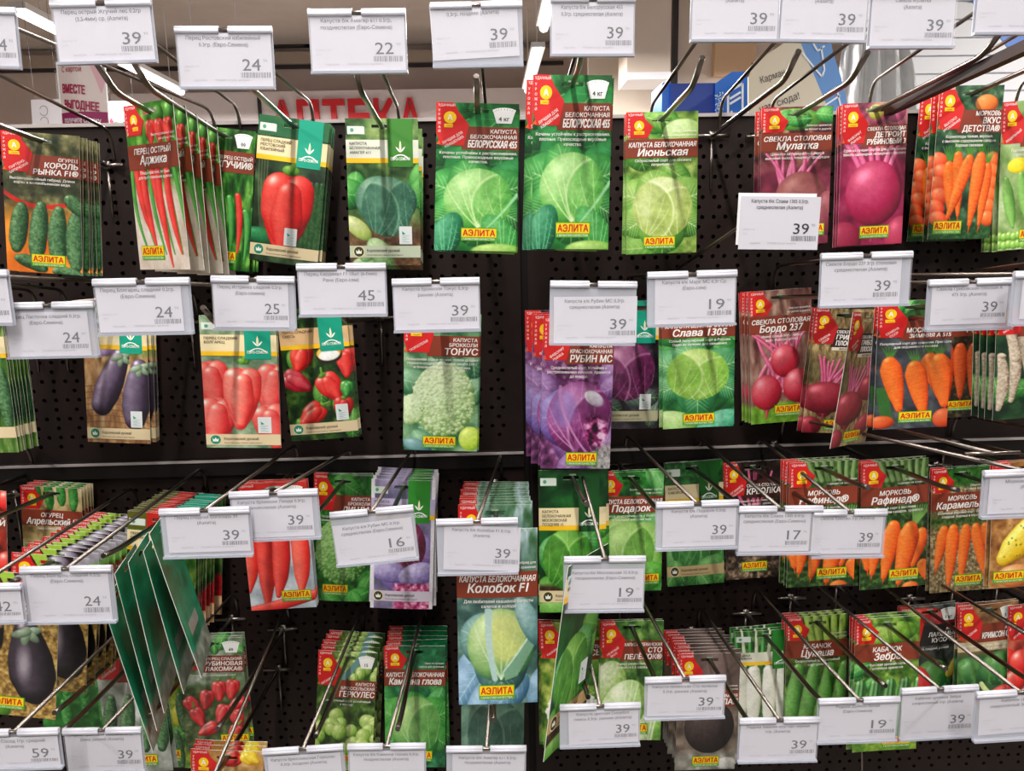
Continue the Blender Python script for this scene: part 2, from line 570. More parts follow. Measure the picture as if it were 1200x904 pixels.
def eggplant(C, pts, rad, calyx=True, cols=((.05, .03, .07), (.22, .14, .25), (.62, .55, .66)), spec=.5, seed=0):
    C.stroke(pts, rad, cols, spec, .12, seed, 30, 8)
    if calyx:
        x, y = pts[0]
        for a in (-40, 20, 80, 140):
            a = math.radians(a + 20)
            C.ball(x + 5 * math.cos(a), y + 4 * math.sin(a), rad[0] * .8, rad[0] * .35, math.degrees(a), ((.25, .32, .25), (.45, .55, .42), (.72, .78, .70)), .1, .2, seed)

def cuke(C, pts, r, seed=0, cols=((.02, .10, .05), (.10, .27, .13), (.46, .62, .42))):
    C.stroke(pts, [r * .55, r * .9, r, r, r * .95, r * .6], cols, .25, .55, seed, 28, 1.8)

def beet(C, cx, cy, rx, ry, cols, seed=0, tail=True, stems=0, sdir=0):
    r = np.random.RandomState(seed)
    for k in range(stems):
        a = math.radians(-90 + sdir + r.uniform(-26, 26))
        L = ry * r.uniform(1.6, 2.6)
        C.stroke([(cx + r.uniform(-.3, .3) * rx, cy - ry * .6), (cx + math.cos(a) * L * .6, cy + math.sin(a) * L * .6), (cx + math.cos(a) * L * 1.2 + r.uniform(-4, 4), cy + math.sin(a) * L * 1.2)],
                 [2.4, 1.8, 1.5], ((.35, .03, .15), (.72, .18, .40), (.92, .58, .68)), .15, .1, seed + k)
    if tail:
        C.stroke([(cx, cy + ry * .6), (cx + 1, cy + ry * 1.1), (cx - 1, cy + ry * 1.5)], [rx * .4, 2.0, .7], cols, .1)
    C.ball(cx, cy, rx, ry, 0, cols, .3, .14, seed, tscale=7)

def sprout(C, x, y, r, seed, cols=((.16, .30, .06), (.50, .68, .22), (.86, .93, .62))):
    m = C.ball(x, y, r, r * 1.05, 0, cols, .1, .2, seed, tscale=4)
    C.line([(x - r * .3, y + r * .8), (x - r * .1, y), (x + r * .5, y - r * .7)], .4, .2, (.85, .93, .65), .6, m)
    C.line([(x + r * .2, y + r * .8), (x + r * .5, y), (x + r * .3, y - r * .8)], .3, .2, (.2, .4, .1), .5, m)

def heads(C, n, y0, y1, r0, r1, fn, seed=0, x0=-4, x1=82):
    r = np.random.RandomState(seed)
    P = sorted([(r.uniform(x0, x1), r.uniform(y0, y1)) for _ in range(n)], key=lambda p: p[1])
    for k, (x, y) in enumerate(P):
        fn(C, x, y, r.uniform(r0, r1), seed + k)

def broccoli(C, cx, cy, rx, ry, cols, seed=0):
    r = np.random.RandomState(seed)
    C.ball(cx, cy, rx, ry, 0, cols, 0, .5, seed, tscale=4)
    pts = []
    for k in range(420):
        a, d = r.uniform(0, 2 * math.pi), math.sqrt(r.rand())
        pts.append((cx + math.cos(a) * d * rx, cy + math.sin(a) * d * ry))
    pts.sort(key=lambda p: p[1])
    for k, (x, y) in enumerate(pts):
        q = r.uniform(1.3, 2.6)
        j0, j1 = np.searchsorted(C.y, [y - 3.2, y + 3.2]); i0, i1 = np.searchsorted(C.x, [x - 3.2, x + 3.2])
        W = (slice(j0, j1), slice(i0, i1))
        d = np.hypot(C.X[W] - x, C.Y[W] - y) / q
        m = np.clip((1 - d) * q / .8 + .4, 0, 1)[..., None]
        sh = .55 - (C.X[W] - x) / q * .22 - (C.Y[W] - y) / q * .32 + r.uniform(-.12, .12) + (.2 - ((x - cx) / rx) * .12 - ((y - cy) / ry) * .2)
        C.img[W] = C.img[W] * (1 - m) + ramp3(sh, *cols) * m

def melon(C, cx, cy, rx, ry, seed=0):
    def f(u): return u
    m = C.ball(cx, cy, rx, ry, 0, ((.02, .15, .06), (.10, .36, .14), (.40, .62, .36)), .3, .1, seed, tscale=5)
    st = np.sin((C.X - cx) / rx * 9 + (C.noise(6, None, seed, 3) - .5) * 6)
    C.put(m * np.clip(st * 2, 0, 1) * .7, (.35, .58, .25))

def photo_noise(C, amt=.08, seed=0):
    C.img = np.clip(C.img * (1 + (C.noise(2.2, None, seed + 77, 2) - .5)[..., None] * amt * 2), 0, 1)

# ---- one painter per kind of packet -------------------------------------------------------------
def p_cuc(C):
    C.fill((.10, .16, .08), (.30, .30, .18), (.62, .60, .40), 9, 1)
    y = C.Y
    C.put(np.clip((y - 72) / 30, 0, 1), ramp3(C.noise(30, None, 3, 3), (.80, .32, .06), (.93, .52, .12), (.98, .70, .25)))
    C.line([(0, 66), (30, 92), (78, 72)], 2.4, 2.4, (.80, .15, .10))
    C.put(np.clip(1 - np.abs(y - 62) / 10, 0, 1) * .6, (.12, .15, .08))
    for k, (x, t, b) in enumerate(((14, 82, 128), (34, 80, 138), (52, 84, 142), (70, 86, 146))):
        cuke(C, [(x + 4, t), (x, (t + b) / 2), (x - (3 if k < 2 else -2), b)], 9.6, k)
    cuke(C, [(66, 70), (72, 76), (80, 84)], 8, 9); cuke(C, [(12, 140), (26, 143), (38, 150)], 7.5, 12); cuke(C, [(50, 152), (62, 151), (76, 156)], 6, 14)
def p_chilli(C):
    C.fill((.10, .30, .06), (.26, .55, .14), (.60, .80, .38), 9, 2)
    C.put(np.clip((C.Y - 66) / 20, 0, 1), ramp3(C.noise(20, None, 4), (.72, .64, .58), (.84, .78, .72), (.92, .88, .84)))
    C.ball(52, 12, 9, 9, 0, ((.03, .2, .05), (.15, .45, .12), (.5, .75, .35)), .3); C.ball(70, 10, 9, 9, 0, ((.03, .2, .05), (.15, .45, .12), (.5, .75, .35)), .3)
    for x in (38, 52, 66): bell(C, x, 26, 16, 26, RED, 0, x, False)
    r = np.random.RandomState(3)
    for k in range(6):
        x = 4 + k * 13
        C.stroke([(x, 60), (x - 6 + k * 3, 100), (x + 14, 140)], [3.2, 3, 2.2, 1], ((.05, .25, .05), (.16, .50, .14), (.5, .78, .4)), .3)
    for k, (x, b) in enumerate(((12, 118), (22, 138), (36, 132), (46, 152), (60, 140))):
        C.stroke([(x - 2, 58), (x + r.uniform(-6, 8), 95), (x + r.uniform(4, 14), b)], [4.4, 5.2, 4.8, 3.6, 1.2], RED, .45, .08, k)
def p_chilligreen(C):
    C.fill((.03, .14, .03), (.14, .40, .10), (.50, .75, .30), 6, 5, sy=16)
    for k in range(9): C.stroke([(k * 10, 70 + (k * 17) % 20), (k * 10 + 6, 100), (k * 9 + 8, 135 + (k * 7) % 14)], [3.5, 4, 3, 1.2], GREEN if k % 3 else RED, .3, .1, k)
def p_bell(C):
    C.fill((.07, .12, .07), (.16, .26, .15), (.36, .46, .30), 16, 6)
    for k in range(4): C.line([(4 + k * 3, 20), (2 + k * 4, 90), (14, 140)], .8, .5, (.5, .5, .38), .6)
    C.rect(0, 0, 78, 20, (.16, .40, .24))
    for k in range(5): cuke(C, [(58 + k * 6, 66), (60 + k * 6, 95), (58 + k * 5, 140)], 5, k, ((.02, .09, .04), (.06, .22, .09), (.25, .42, .22)))
    C.ball(12, 128, 20, 9, 10, LEAFD, .1, .2)
    bell(C, 38, 98, 62, 96, RED, 3, 1)
def p_amager(C):
    C.fill((.10, .22, .10), (.34, .48, .24), (.66, .74, .44), 14, 7)
    C.put(np.clip((C.Y - 100) / 20, 0, 1), ramp3(C.noise(4, None, 9), (.16, .10, .06), (.38, .26, .16), (.6, .48, .32)))
    leafy(C, GREEN, 12, 4, y0=60, y1=80); C.ball(10, 115, 18, 9, 40, ((.4, .5, .2), (.7, .78, .4), (.9, .93, .7)), .1, .2)
    cabbage(C, 43, 92, 28, 32, ((.05, .22, .16), (.24, .46, .36), (.58, .74, .62)), (.58, .78, .64), 4, outer=[(215, .3, 1.02), (330, .25, .95)], folds=2, nv=7, rot=20)
    leafy(C, ((.25, .4, .2), (.5, .66, .42), (.8, .88, .7)), 5, 4, y0=138, y1=156, rad=16)
def p_belor(C):
    C.fill((.01, .17, .06), (.05, .36, .12), (.18, .56, .22), 12, 8)
    leafy(C, ((.0, .17, .07), (.04, .36, .13), (.20, .60, .30)), 21, 12, (.50, .82, .50), 0, 155, 30)
    cabbage(C, 40, 98, 33, 32, ((.10, .42, .10), (.40, .72, .30), (.78, .93, .64)), (.86, .96, .70), 2, ocols=((.01, .22, .07), (.08, .44, .15), (.36, .72, .36)), folds=1, nv=7)
    m = C.ball(8, 140, 15, 30, 24, ((.0, .2, .12), (.08, .42, .26), (.36, .68, .5)), .05, .3, 3); veins(C, 8, 140, 15, 30, (.5, .82, .62), m, 5, .6); m = C.ball(66, 138, 14, 30, -40, ((.01, .24, .07), (.10, .48, .15), (.42, .75, .42)), .05, .3, 4); veins(C, 66, 138, 14, 30, (.6, .86, .55), m, 5, .6)
    C.line([(78, 92), (60, 118), (44, 132)], 1.6, .5, (.62, .86, .62), .9)
    C.ball(60, 152, 26, 8, 0, ((.2, .45, .1), (.45, .68, .25), (.75, .88, .5)), .1, .2, 6)
def p_june(C):
    C.fill((.16, .30, .06), (.42, .56, .20), (.74, .82, .46), 10, 9)
    leafy(C, ((.06, .28, .04), (.26, .52, .14), (.60, .78, .38)), 31, 10, (.80, .90, .60), 0, 155, 26)
    C.ball(62, 22, 22, 14, 0, ((.4, .6, .2), (.66, .80, .44), (.85, .93, .7)), .05, .2, 2)
    cabbage(C, 40, 104, 33, 34, ((.38, .48, .14), (.72, .80, .42), (.95, .97, .82)), (.94, .98, .80), 8, ocols=((.10, .32, .05), (.34, .58, .18), (.66, .82, .42)), folds=2, nv=6, tex=.35)
def p_mulatka(C):
    C.fill((.22, .06, .10), (.45, .24, .22), (.70, .62, .42), 9, 10)
    C.ball(36, 14, 30, 12, 0, ((.15, .35, .08), (.35, .6, .2), (.65, .82, .45)), .1, .3, 2); leafy(C, GREEN, 6, 4, y0=5, y1=20, rad=14)
    C.put(np.clip((C.Y - 55) / 20, 0, 1), ramp3(C.noise(16, None, 3), (.25, .06, .12), (.48, .14, .24), (.70, .34, .42)))
    r = np.random.RandomState(5)
    for k in range(11): C.stroke([(r.uniform(0, 78), 52), (14 + k * 4, 80), (r.uniform(-10, 60), 150)], [1.4, 2.4, 3], ((.45, .05, .2), (.8, .25, .48), (.95, .65, .75)), .2, .1, k)
    C.ball(46, 104, 30, 32, 0, ((.22, .06, .08), (.50, .22, .24), (.74, .46, .44)), .2, .2, 5, tscale=6); C.ball(78, 120, 18, 26, 0, ((.25, .05, .1), (.5, .16, .24), (.7, .4, .42)), .15, .15, 6); C.ball(10, 146, 24, 14, 0, ((.2, .04, .08), (.42, .12, .2), (.62, .3, .36)), .1)
def p_detroit(C):
    C.fill((.30, .10, .16), (.62, .28, .38), (.82, .62, .52), 12, 11)
    C.ball(40, 10, 9, 8, 0, ((.5, .45, .1), (.75, .72, .3), (.9, .9, .6)), .1); C.ball(64, 10, 12, 12, 0, ((.4, .08, .2), (.7, .3, .45), (.85, .55, .65)), .1)
    C.put(np.clip((C.Y - 48) / 14, 0, 1), ramp3(C.noise(14, None, 3), (.36, .03, .16), (.58, .10, .28), (.76, .30, .44)))
    for k in range(6): C.stroke([(4 + k * 15 - (k % 2) * 6, 40), (20 + k * 8, 62), (30 + k * 5, 84)], [2.4, 3.2, 3.6], ((.45, .05, .22), (.80, .24, .46), (.95, .62, .74)), .2, .1, k)
    beet(C, 41, 98, 34, 36, ((.34, .01, .12), (.66, .07, .28), (.88, .38, .52)), 5, True)
    C.ball(6, 150, 22, 22, 0, ((.3, .02, .1), (.56, .08, .22), (.75, .25, .38)), .15); C.ball(76, 148, 20, 24, 0, ((.34, .02, .1), (.62, .1, .24), (.8, .3, .42)), .15)
def p_vkus(C):
    C.fill((.05, .16, .10), (.16, .34, .20), (.42, .56, .40), 8, 12)
    C.ball(58, 18, 14, 9, 0, ((.6, .2, .05), (.9, .45, .15), (1, .65, .35)), .1)
    C.put(np.clip((C.Y - 140) / 6, 0, 1), ramp3(C.noise(3, None, 5), (.04, .14, .06), (.14, .32, .14), (.36, .54, .32)))
    for k in range(6): C.ball(6 + (k % 2) * 5, 74 + k * 12, 12, 8, 20, ((.62, .10, .03), (.92, .28, .12), (1, .55, .36)), .2, .1, k); C.ball(72, 74 + k * 12, 10, 8, 10, ((.62, .14, .03), (.92, .36, .10), (1, .6, .36)), .2, .1, k)
    carrot(C, 18, 80, 24, 128, 7.5, 2, seed=1); carrot(C, 28, 70, 34, 130, 7, 2, seed=2); carrot(C, 66, 82, 62, 140, 7, 2, seed=3)
    carrot(C, 42, 74, 22, 132, 8, 2.5, seed=4); carrot(C, 56, 72, 50, 140, 8.6, 2.5, seed=5)
def p_pea(C):
    C.fill((.40, .55, .26), (.66, .76, .50), (.88, .92, .80), 20, 13)
    for k, (x, y) in enumerate(((8, 80), (26, 76), (54, 72), (70, 84))):
        C.stroke([(x, y), (x + 4, y + 24), (x + 10, y + 50)], [3, 6.5, 7, 6, 2], ((.14, .34, .08), (.36, .62, .22), (.68, .86, .50)), .25, .1, k)
    C.stroke([(40, 76), (50, 110), (74, 134)], [4, 7, 7, 3], ((.2, .45, .1), (.45, .7, .25), (.7, .88, .5)), .2)
    for k in range(8): C.ball(42 + k * 3.6, 84 + k * 6, 4, 4, 0, ((.2, .42, .08), (.5, .74, .25), (.8, .93, .6)), .3)
    for j in range(2):
        for k in range(14): C.ball(2 + k * 6, 140 + j * 9 + (k % 2), 4.6, 4.6, 0, ((.16, .36, .06), (.44, .68, .20), (.75, .9, .5)), .3)
    C.ball(22, 66, 13, 8, -6, ((.75, .66, .05), (.95, .86, .10), (1, .95, .3)), 0)
def p_egg(C):
    C.fill((.46, .30, .18), (.72, .54, .36), (.88, .74, .56), 5, 14, sy=14)
    for k in range(10): C.line([(0, 90 + k * 7), (40, 84 + k * 7), (78, 96 + k * 7)], .5, .5, (.42, .28, .14), .7)
    C.put(np.clip(1 - (C.Y - 44) / 14, 0, 1), ramp3(C.noise(9, None, 4), (.10, .25, .06), (.35, .55, .2), (.7, .8, .5)))
    C.ball(26, 46, 13, 8, -10, ((.40, .28, .46), (.66, .54, .72), (.86, .78, .9)), .1, .3, 2)
    eggplant(C, [(46, 54), (34, 80), (20, 110)], [10, 13, 15.5, 16, 13], seed=1, cols=((.04, .02, .06), (.18, .12, .20), (.64, .56, .68)))
    eggplant(C, [(68, 66), (63, 96), (60, 126)], [10, 14, 16.5, 17, 13], seed=2, cols=((.04, .02, .06), (.18, .12, .20), (.56, .50, .60)))
def p_pink(C):
    C.fill((.30, .40, .30), (.52, .62, .48), (.75, .8, .7), 12, 15)
    P = ((.62, .05, .06), (.88, .20, .20), (1.0, .58, .52))
    bell(C, 10, 80, 40, 70, P, -6, 1, False); bell(C, 72, 84, 38, 76, P, 8, 2, False); bell(C, 12, 122, 44, 60, P, 6, 3, False); bell(C, 70, 128, 40, 60, P, -12, 5, False)
    bell(C, 40, 92, 42, 88, ((.66, .06, .06), (.92, .24, .22), (1.0, .66, .58)), 4, 4)
def p_mix(C):
    C.fill((.03, .10, .04), (.12, .26, .08), (.38, .52, .20), 9, 16)
    leafy(C, ((.05, .22, .04), (.2, .46, .12), (.5, .74, .34)), 8, 5, y0=60, y1=140, rad=16)
    bell(C, 22, 56, 28, 34, RED, 20, 1, False); bell(C, 14, 84, 26, 40, ((.4, .02, .08), (.74, .08, .18), (.95, .5, .5)), -60, 2, False); bell(C, 72, 64, 22, 40, RED, 0, 3, False)
    bell(C, 52, 92, 30, 36, RED, -30, 4); bell(C, 28, 124, 26, 38, RED, 50, 5); bell(C, 64, 118, 24, 26, REDD, 10, 6); bell(C, 70, 96, 16, 20, GREEN, 10, 7, False)
    C.ball(54, 54, 15, 11, -6, ((.12, .08, .05), (.22, .14, .08), (.3, .2, .1)), 0); C.ball(54, 52, 14, 8, -6, ((.85, .55, .1), (.93, .70, .15), (.98, .85, .4)), 0); C.ball(54, 55, 12, 6, -6, ((.9, .9, .85), (.95, .95, .92), (1, 1, 1)), 0)
def p_tonus(C):
    C.fill((.10, .28, .16), (.28, .48, .32), (.60, .74, .56), 14, 17)
    leafy(C, ((.05, .24, .14), (.22, .46, .30), (.6, .78, .62)), 14, 8, (.7, .86, .7), 40, 155, 22)
    broccoli(C, 42, 96, 33, 42, ((.30, .46, .20), (.62, .74, .48), (.88, .94, .78)), 3); broccoli(C, 8, 108, 12, 16, ((.30, .46, .2), (.58, .7, .44), (.85, .92, .75)), 4)
    C.ball(14, 150, 16, 8, 20, ((.05, .2, .25), (.3, .5, .5), (.6, .75, .75)), .1); C.ball(70, 140, 12, 14, 0, ((.45, .6, .1), (.7, .82, .25), (.88, .94, .5)), .1, .3)
PUR = ((.16, .04, .18), (.46, .18, .42), (.78, .56, .76))
def p_rubin(C):
    C.fill((.16, .06, .16), (.42, .18, .38), (.70, .52, .70), 6, 18)
    leafy(C, ((.16, .06, .2), (.40, .22, .46), (.72, .58, .78)), 9, 9, (.82, .66, .84), 50, 155, 24)
    C.put(np.clip((C.X - 50) / 10, 0, 1) * np.clip((C.Y - 125) / 8, 0, 1), ramp3(C.noise(3, None, 8), (.2, .2, .2), (.6, .58, .58), (.9, .9, .9)))
    cabbage(C, 42, 102, 36, 38, ((.14, .02, .14), (.46, .12, .38), (.80, .56, .78)), (.86, .64, .82), 6, outer=[(180, .2, 1.08)], ocols=((.14, .06, .24), (.36, .26, .54), (.70, .64, .86)), folds=1, nv=6, rot=-30, spec=.25)
    C.put(np.clip((1 - np.hypot((C.X - 24) / 16, (C.Y - 92) / 22)) * 3, 0, 1) * .5, (.46, .40, .70)); C.ball(58, 82, 12, 7, 30, ((.5, .4, .5), (.78, .72, .80), (.96, .94, .98)), .1, .4, 4)
    m = np.clip((1 - np.hypot((C.X - 60) / 17, (C.Y - 116) / 22)) * 3 - (C.noise(6, None, 31, 2) - .3) * 1.2, 0, 1)
    C.put(m, ramp3((C.noise(5, None, 22, 3) - .5) * 2.4 + .5, (.14, .01, .12), (.62, .12, .42), (.95, .78, .90)))
    C.line([(20, 70), (18, 100), (52, 140)], 1.8, .8, (.80, .55, .76), .8)
def p_mars(C):
    C.fill((.06, .05, .07), (.16, .13, .17), (.34, .30, .34), 12, 19)
    leafy(C, ((.08, .12, .1), (.25, .32, .3), (.55, .6, .6)), 4, 4, y0=110, y1=140, rad=18)
    cabbage(C, 38, 84, 35, 36, ((.12, .02, .10), (.40, .10, .30), (.76, .52, .66)), (.80, .55, .72), 9, outer=[(160, .2, 1.0)], ocols=PUR, folds=2, nv=4, rot=30, spec=.25)
def p_slava(C):
    C.fill((.03, .22, .09), (.12, .42, .17), (.36, .66, .34), 10, 20)
    leafy(C, ((.02, .22, .08), (.12, .46, .16), (.44, .74, .38)), 33, 10, (.62, .86, .56), 30, 155, 26)
    cabbage(C, 38, 92, 34, 30, ((.22, .48, .08), (.54, .76, .26), (.86, .94, .60)), (.88, .96, .70), 3, ocols=((.03, .3, .14), (.16, .5, .28), (.5, .76, .52)), folds=2, nv=8, rot=40)
    C.ball(12, 148, 26, 14, 10, ((.3, .5, .2), (.58, .76, .42), (.82, .92, .65)), .05, .3); C.ball(62, 150, 26, 14, -20, ((.05, .36, .26), (.24, .62, .46), (.56, .84, .7)), .05, .3)
def p_bordo(C):
    C.fill((.28, .12, .12), (.52, .34, .30), (.74, .62, .54), 8, 21, sy=20)
    r = np.random.RandomState(6)
    for k in range(15): C.stroke([(r.uniform(0, 78), 50), (8 + k * 4, 80), (r.uniform(4, 74), 118)], [1.4, 2.6, 2.4], ((.45, .06, .2), (.80, .26, .45), (.96, .66, .74)), .2, .1, k)
    C.put(np.clip((C.Y - 128 - (C.X - 39) ** 2 / 300) / 4, 0, 1), ramp3(C.noise(7, None, 3), (.2, .4, .06), (.42, .62, .16), (.7, .82, .4)))
    B = ((.38, .02, .08), (.74, .10, .20), (.95, .48, .52))
    beet(C, 44, 82, 18, 19, B, 1); beet(C, 20, 118, 19, 21, B, 2); beet(C, 60, 112, 19, 20, B, 3)
def p_grib(C):
    C.fill((.30, .22, .12), (.56, .46, .30), (.80, .70, .50), 3, 22, sy=8)
    C.put(np.clip(1 - np.abs(C.Y - 74) / 24, 0, 1) * .7, (.30, .28, .16))
    B = ((.24, .01, .05), (.52, .05, .14), (.80, .30, .36))
    beet(C, 62, 88, 22, 15, B, 1, False, 5, 0); beet(C, 24, 110, 32, 20, B, 2, True, 12, 10)
    C.ball(64, 132, 20, 12, -30, B, .2); C.ball(8, 146, 16, 12, 0, B, .2)
def p_mosk(C):
    C.fill((.14, .15, .17), (.25, .27, .30), (.40, .42, .44), 12, 23)
    C.rect(0, 0, 78, 22, (.2, .36, .16)); leafy(C, GREEN, 2, 4, y0=0, y1=20, rad=12)
    for k in range(14): C.line([(2 + k, 104), (4 + k * .8, 130), (10 + k, 148)], .8, .4, (.2, .45, .16), .8)
    C.ball(8, 146, 14, 8, 0, ((.5, .1, .05), (.85, .3, .1), (.95, .5, .3)), .1); C.ball(74, 144, 12, 12, 0, ((.5, .1, .05), (.80, .26, .1), (.95, .5, .3)), .1)
    carrot(C, 56, 70, 58, 100, 10, seed=6); carrot(C, 14, 74, 26, 130, 11.5, 4, seed=1); carrot(C, 40, 80, 52, 136, 11.5, 4, seed=2); carrot(C, 66, 74, 74, 126, 13.5, 5, seed=3)
def p_darkcarrot(C):
    C.fill((.08, .07, .05), (.20, .16, .11), (.40, .34, .24), 4, 24)
    DC = ((.45, .08, .02), (.76, .24, .08), (.92, .46, .24))  # darker, duller orange than the other carrot packets
    for k, (x, e) in enumerate(((30, 34), (46, 50), (64, 66), (14, 18))): carrot(C, x, 62, e, 126, 9.5, 3, DC, k, True, False)
def p_beans(C):
    C.fill((.02, .10, .06), (.07, .20, .11), (.20, .36, .20), 14, 25)
    leafy(C, ((.03, .2, .06), (.12, .4, .14), (.35, .62, .3)), 6, 5, y0=80, y1=140, rad=20)
    BC = ((.40, .30, .26), (.72, .64, .54), (.90, .84, .76))
    def sp(nx, ny, tt): return 0
    for k, (a, b, c_) in enumerate((((10, 30), (30, 60), (20, 130)), ((24, 30), (40, 70), (44, 134)), ((52, 40), (48, 80), (62, 140)), ((66, 60), (74, 90), (70, 130)), ((6, 70), (14, 100), (6, 140)))):
        C.stroke([a, b, c_], [4, 6, 7, 6.6, 3], BC, .1, .9, k, 28, 2.2)
    for k in range(5): C.ball(8 + k * 15, 70 + (k % 2) * 6, 5, 3.4, 20, BC, .1, .8, k)
def p_aprel(C):
    C.fill((.45, .36, .20), (.74, .64, .44), (.90, .86, .72), 16, 26)
    for k in range(4): cuke(C, [(18 + k * 16, -4), (20 + k * 16, 8), (22 + k * 15, 20 + (k % 2) * 6)], 6, k, ((.02, .18, .04), (.1, .42, .12), (.4, .68, .35)))
    for k in range(6): cuke(C, [(6 + k * 14, 74), (8 + k * 13, 100), (4 + k * 14, 134)], 7, k)
def p_eggblack(C):
    C.fill((.35, .24, .10), (.64, .50, .24), (.85, .74, .46), 3, 27)
    C.rect(0, 0, 78, 26, (.13, .10, .13)); C.ball(46, 12, 15, 12, 0, ((.05, .03, .07), (.26, .20, .26), (.82, .80, .86)), .4); C.poly([(18, 0), (34, 0), (38, 10), (30, 22), (24, 10)], (.62, .76, .26)); C.poly([(46, 14), (62, 8), (64, 22), (52, 24)], (.55, .70, .22)); C.rect(62, 0, 78, 26, (.62, .60, .64)); C.ball(72, 20, 12, 8, -20, ((.1, .34, .06), (.3, .6, .18), (.7, .86, .5)), .1, .3)
    C.ball(12, 150, 22, 10, 0, ((.1, .25, .03), (.3, .52, .1), (.6, .76, .3)), .1)
    eggplant(C, [(14, 50), (10, 66), (6, 86)], [12, 15, 17, 15], seed=3, cols=((.03, .02, .04), (.11, .08, .12), (.4, .36, .42)))
    C.ball(16, 58, 7, 5, 0, ((.8, .25, .05), (.95, .45, .15), (1, .7, .4)), 0)
    eggplant(C, [(48, 62), (52, 92), (57, 122)], [13, 18, 22, 23, 18], seed=2, cols=((.02, .01, .03), (.07, .05, .08), (.38, .33, .38)), spec=.5)
    C.put(np.clip(1.3 - np.hypot((C.X - 46) / 7, (C.Y - 96) / 20), 0, 1) * .8, (.72, .68, .72))
def p_teal(C):
    C.fill((.01, .36, .24), (.02, .50, .35), (.08, .60, .44), 18, 28)
    C.put((np.abs(C.Y % 3.2 - 1.6) < .5).astype(float) * (C.Y > 26) * (C.Y < 96) * .25, (.35, .6, .5))
    C.rect(18, 104, 56, 118, (.66, .66, .62)); C.put(((C.X % 2.4 < 1) & (C.Y > 104) & (C.Y < 118) & (C.X > 18) & (C.X < 56)).astype(float), (.1, .1, .1))
    C.put(np.clip((C.Y - 126) / 6, 0, 1), ramp3(C.noise(9, None, 3), (.35, .30, .26), (.50, .56, .50), (.76, .78, .72)))
def p_tealstack(C):
    C.fill((.03, .14, .04), (.14, .30, .09), (.40, .50, .18), 12, 29)
    C.put(np.clip((C.Y - 98) / 6, 0, 1), ramp3(C.noise(6, None, 8), (.36, .02, .04), (.64, .06, .09), (.82, .22, .22))); C.rect(0, 130, 78, 160, (.86, .68, .50))
    C.rect(0, 0, 22, 20, (.36, .36, .10)); C.rect(22, 0, 42, 20, (.75, .13, .10))
    bell(C, 24, 92, 30, 50, RED, 0, 1)
def p_q0(C):
    C.fill((.10, .26, .06), (.30, .46, .16), (.62, .70, .42), 5, 30, sy=20)
    for k in range(5): cuke(C, [(10 + k * 15, 60), (12 + k * 15, 90), (12 + k * 15, 124)], 7, k)
def p_redlong(C):
    C.fill((.60, .64, .68), (.72, .76, .80), (.88, .90, .93), 18, 31)
    C.rect(0, 0, 78, 34, (.80, .16, .14)); C.ball(44, 14, 20, 10, 0, ((.4, .4, .4), (.75, .75, .75), (.95, .95, .95)), .1, .3)
    for k, (x, e, b) in enumerate(((4, 0, 130), (22, 20, 150), (64, 62, 134), (42, 34, 138))):
        C.stroke([(x, 44), (x + 4, 90), (e, b)], [8, 10.5, 11, 9, 3], RED if k % 2 else ((.5, .03, .03), (.92, .16, .12), (1, .56, .48)), .5, .06, k)
    C.stroke([(0, 156), (40, 150), (80, 138)], [6, 7, 6], RED, .3)
def p_linda(C):
    C.fill((.02, .20, .04), (.10, .40, .10), (.34, .62, .26), 6, 32)
    leafy(C, ((.02, .22, .04), (.12, .46, .12), (.40, .70, .32)), 17, 9, (.5, .78, .42), 0, 155, 20)
    broccoli(C, 40, 92, 36, 42, ((.12, .32, .08), (.36, .58, .26), (.66, .82, .52)), 7)
    leafy(C, ((.02, .22, .04), (.14, .5, .14), (.4, .74, .34)), 27, 4, (.5, .8, .42), 140, 155, 16)
def p_rubinw(C):
    C.fill((.36, .34, .46), (.52, .48, .62), (.70, .66, .78), 20, 33)
    cabbage(C, 38, 78, 30, 34, ((.14, .02, .08), (.40, .10, .22), (.70, .40, .52)), (.76, .5, .66), 4, outer=[(90, .7, 1.1), (20, .6, .9), (160, .6, .9)], ocols=((.24, .16, .40), (.48, .40, .66), (.78, .74, .90)), folds=1, nv=5)
    C.ball(20, 108, 26, 14, 15, ((.3, .24, .46), (.54, .48, .70), (.82, .78, .92)), .05, .4, 5); C.ball(58, 112, 24, 14, -15, ((.3, .24, .46), (.54, .48, .70), (.82, .78, .92)), .05, .4, 6)
    C.put(np.clip((C.Y - 122) / 3, 0, 1) * np.clip((C.X - 26) / 6, 0, 1), ramp3((C.noise(4, None, 8) - .5) * 2 + .5, (.5, .05, .25), (.82, .35, .56), (.97, .82, .9)))
    for x0, x1, y0, y1 in ((0, 4.5, 0, 160), (73.5, 78, 0, 160)): C.rect(x0, y0, x1, y1, (.90, .88, .91))
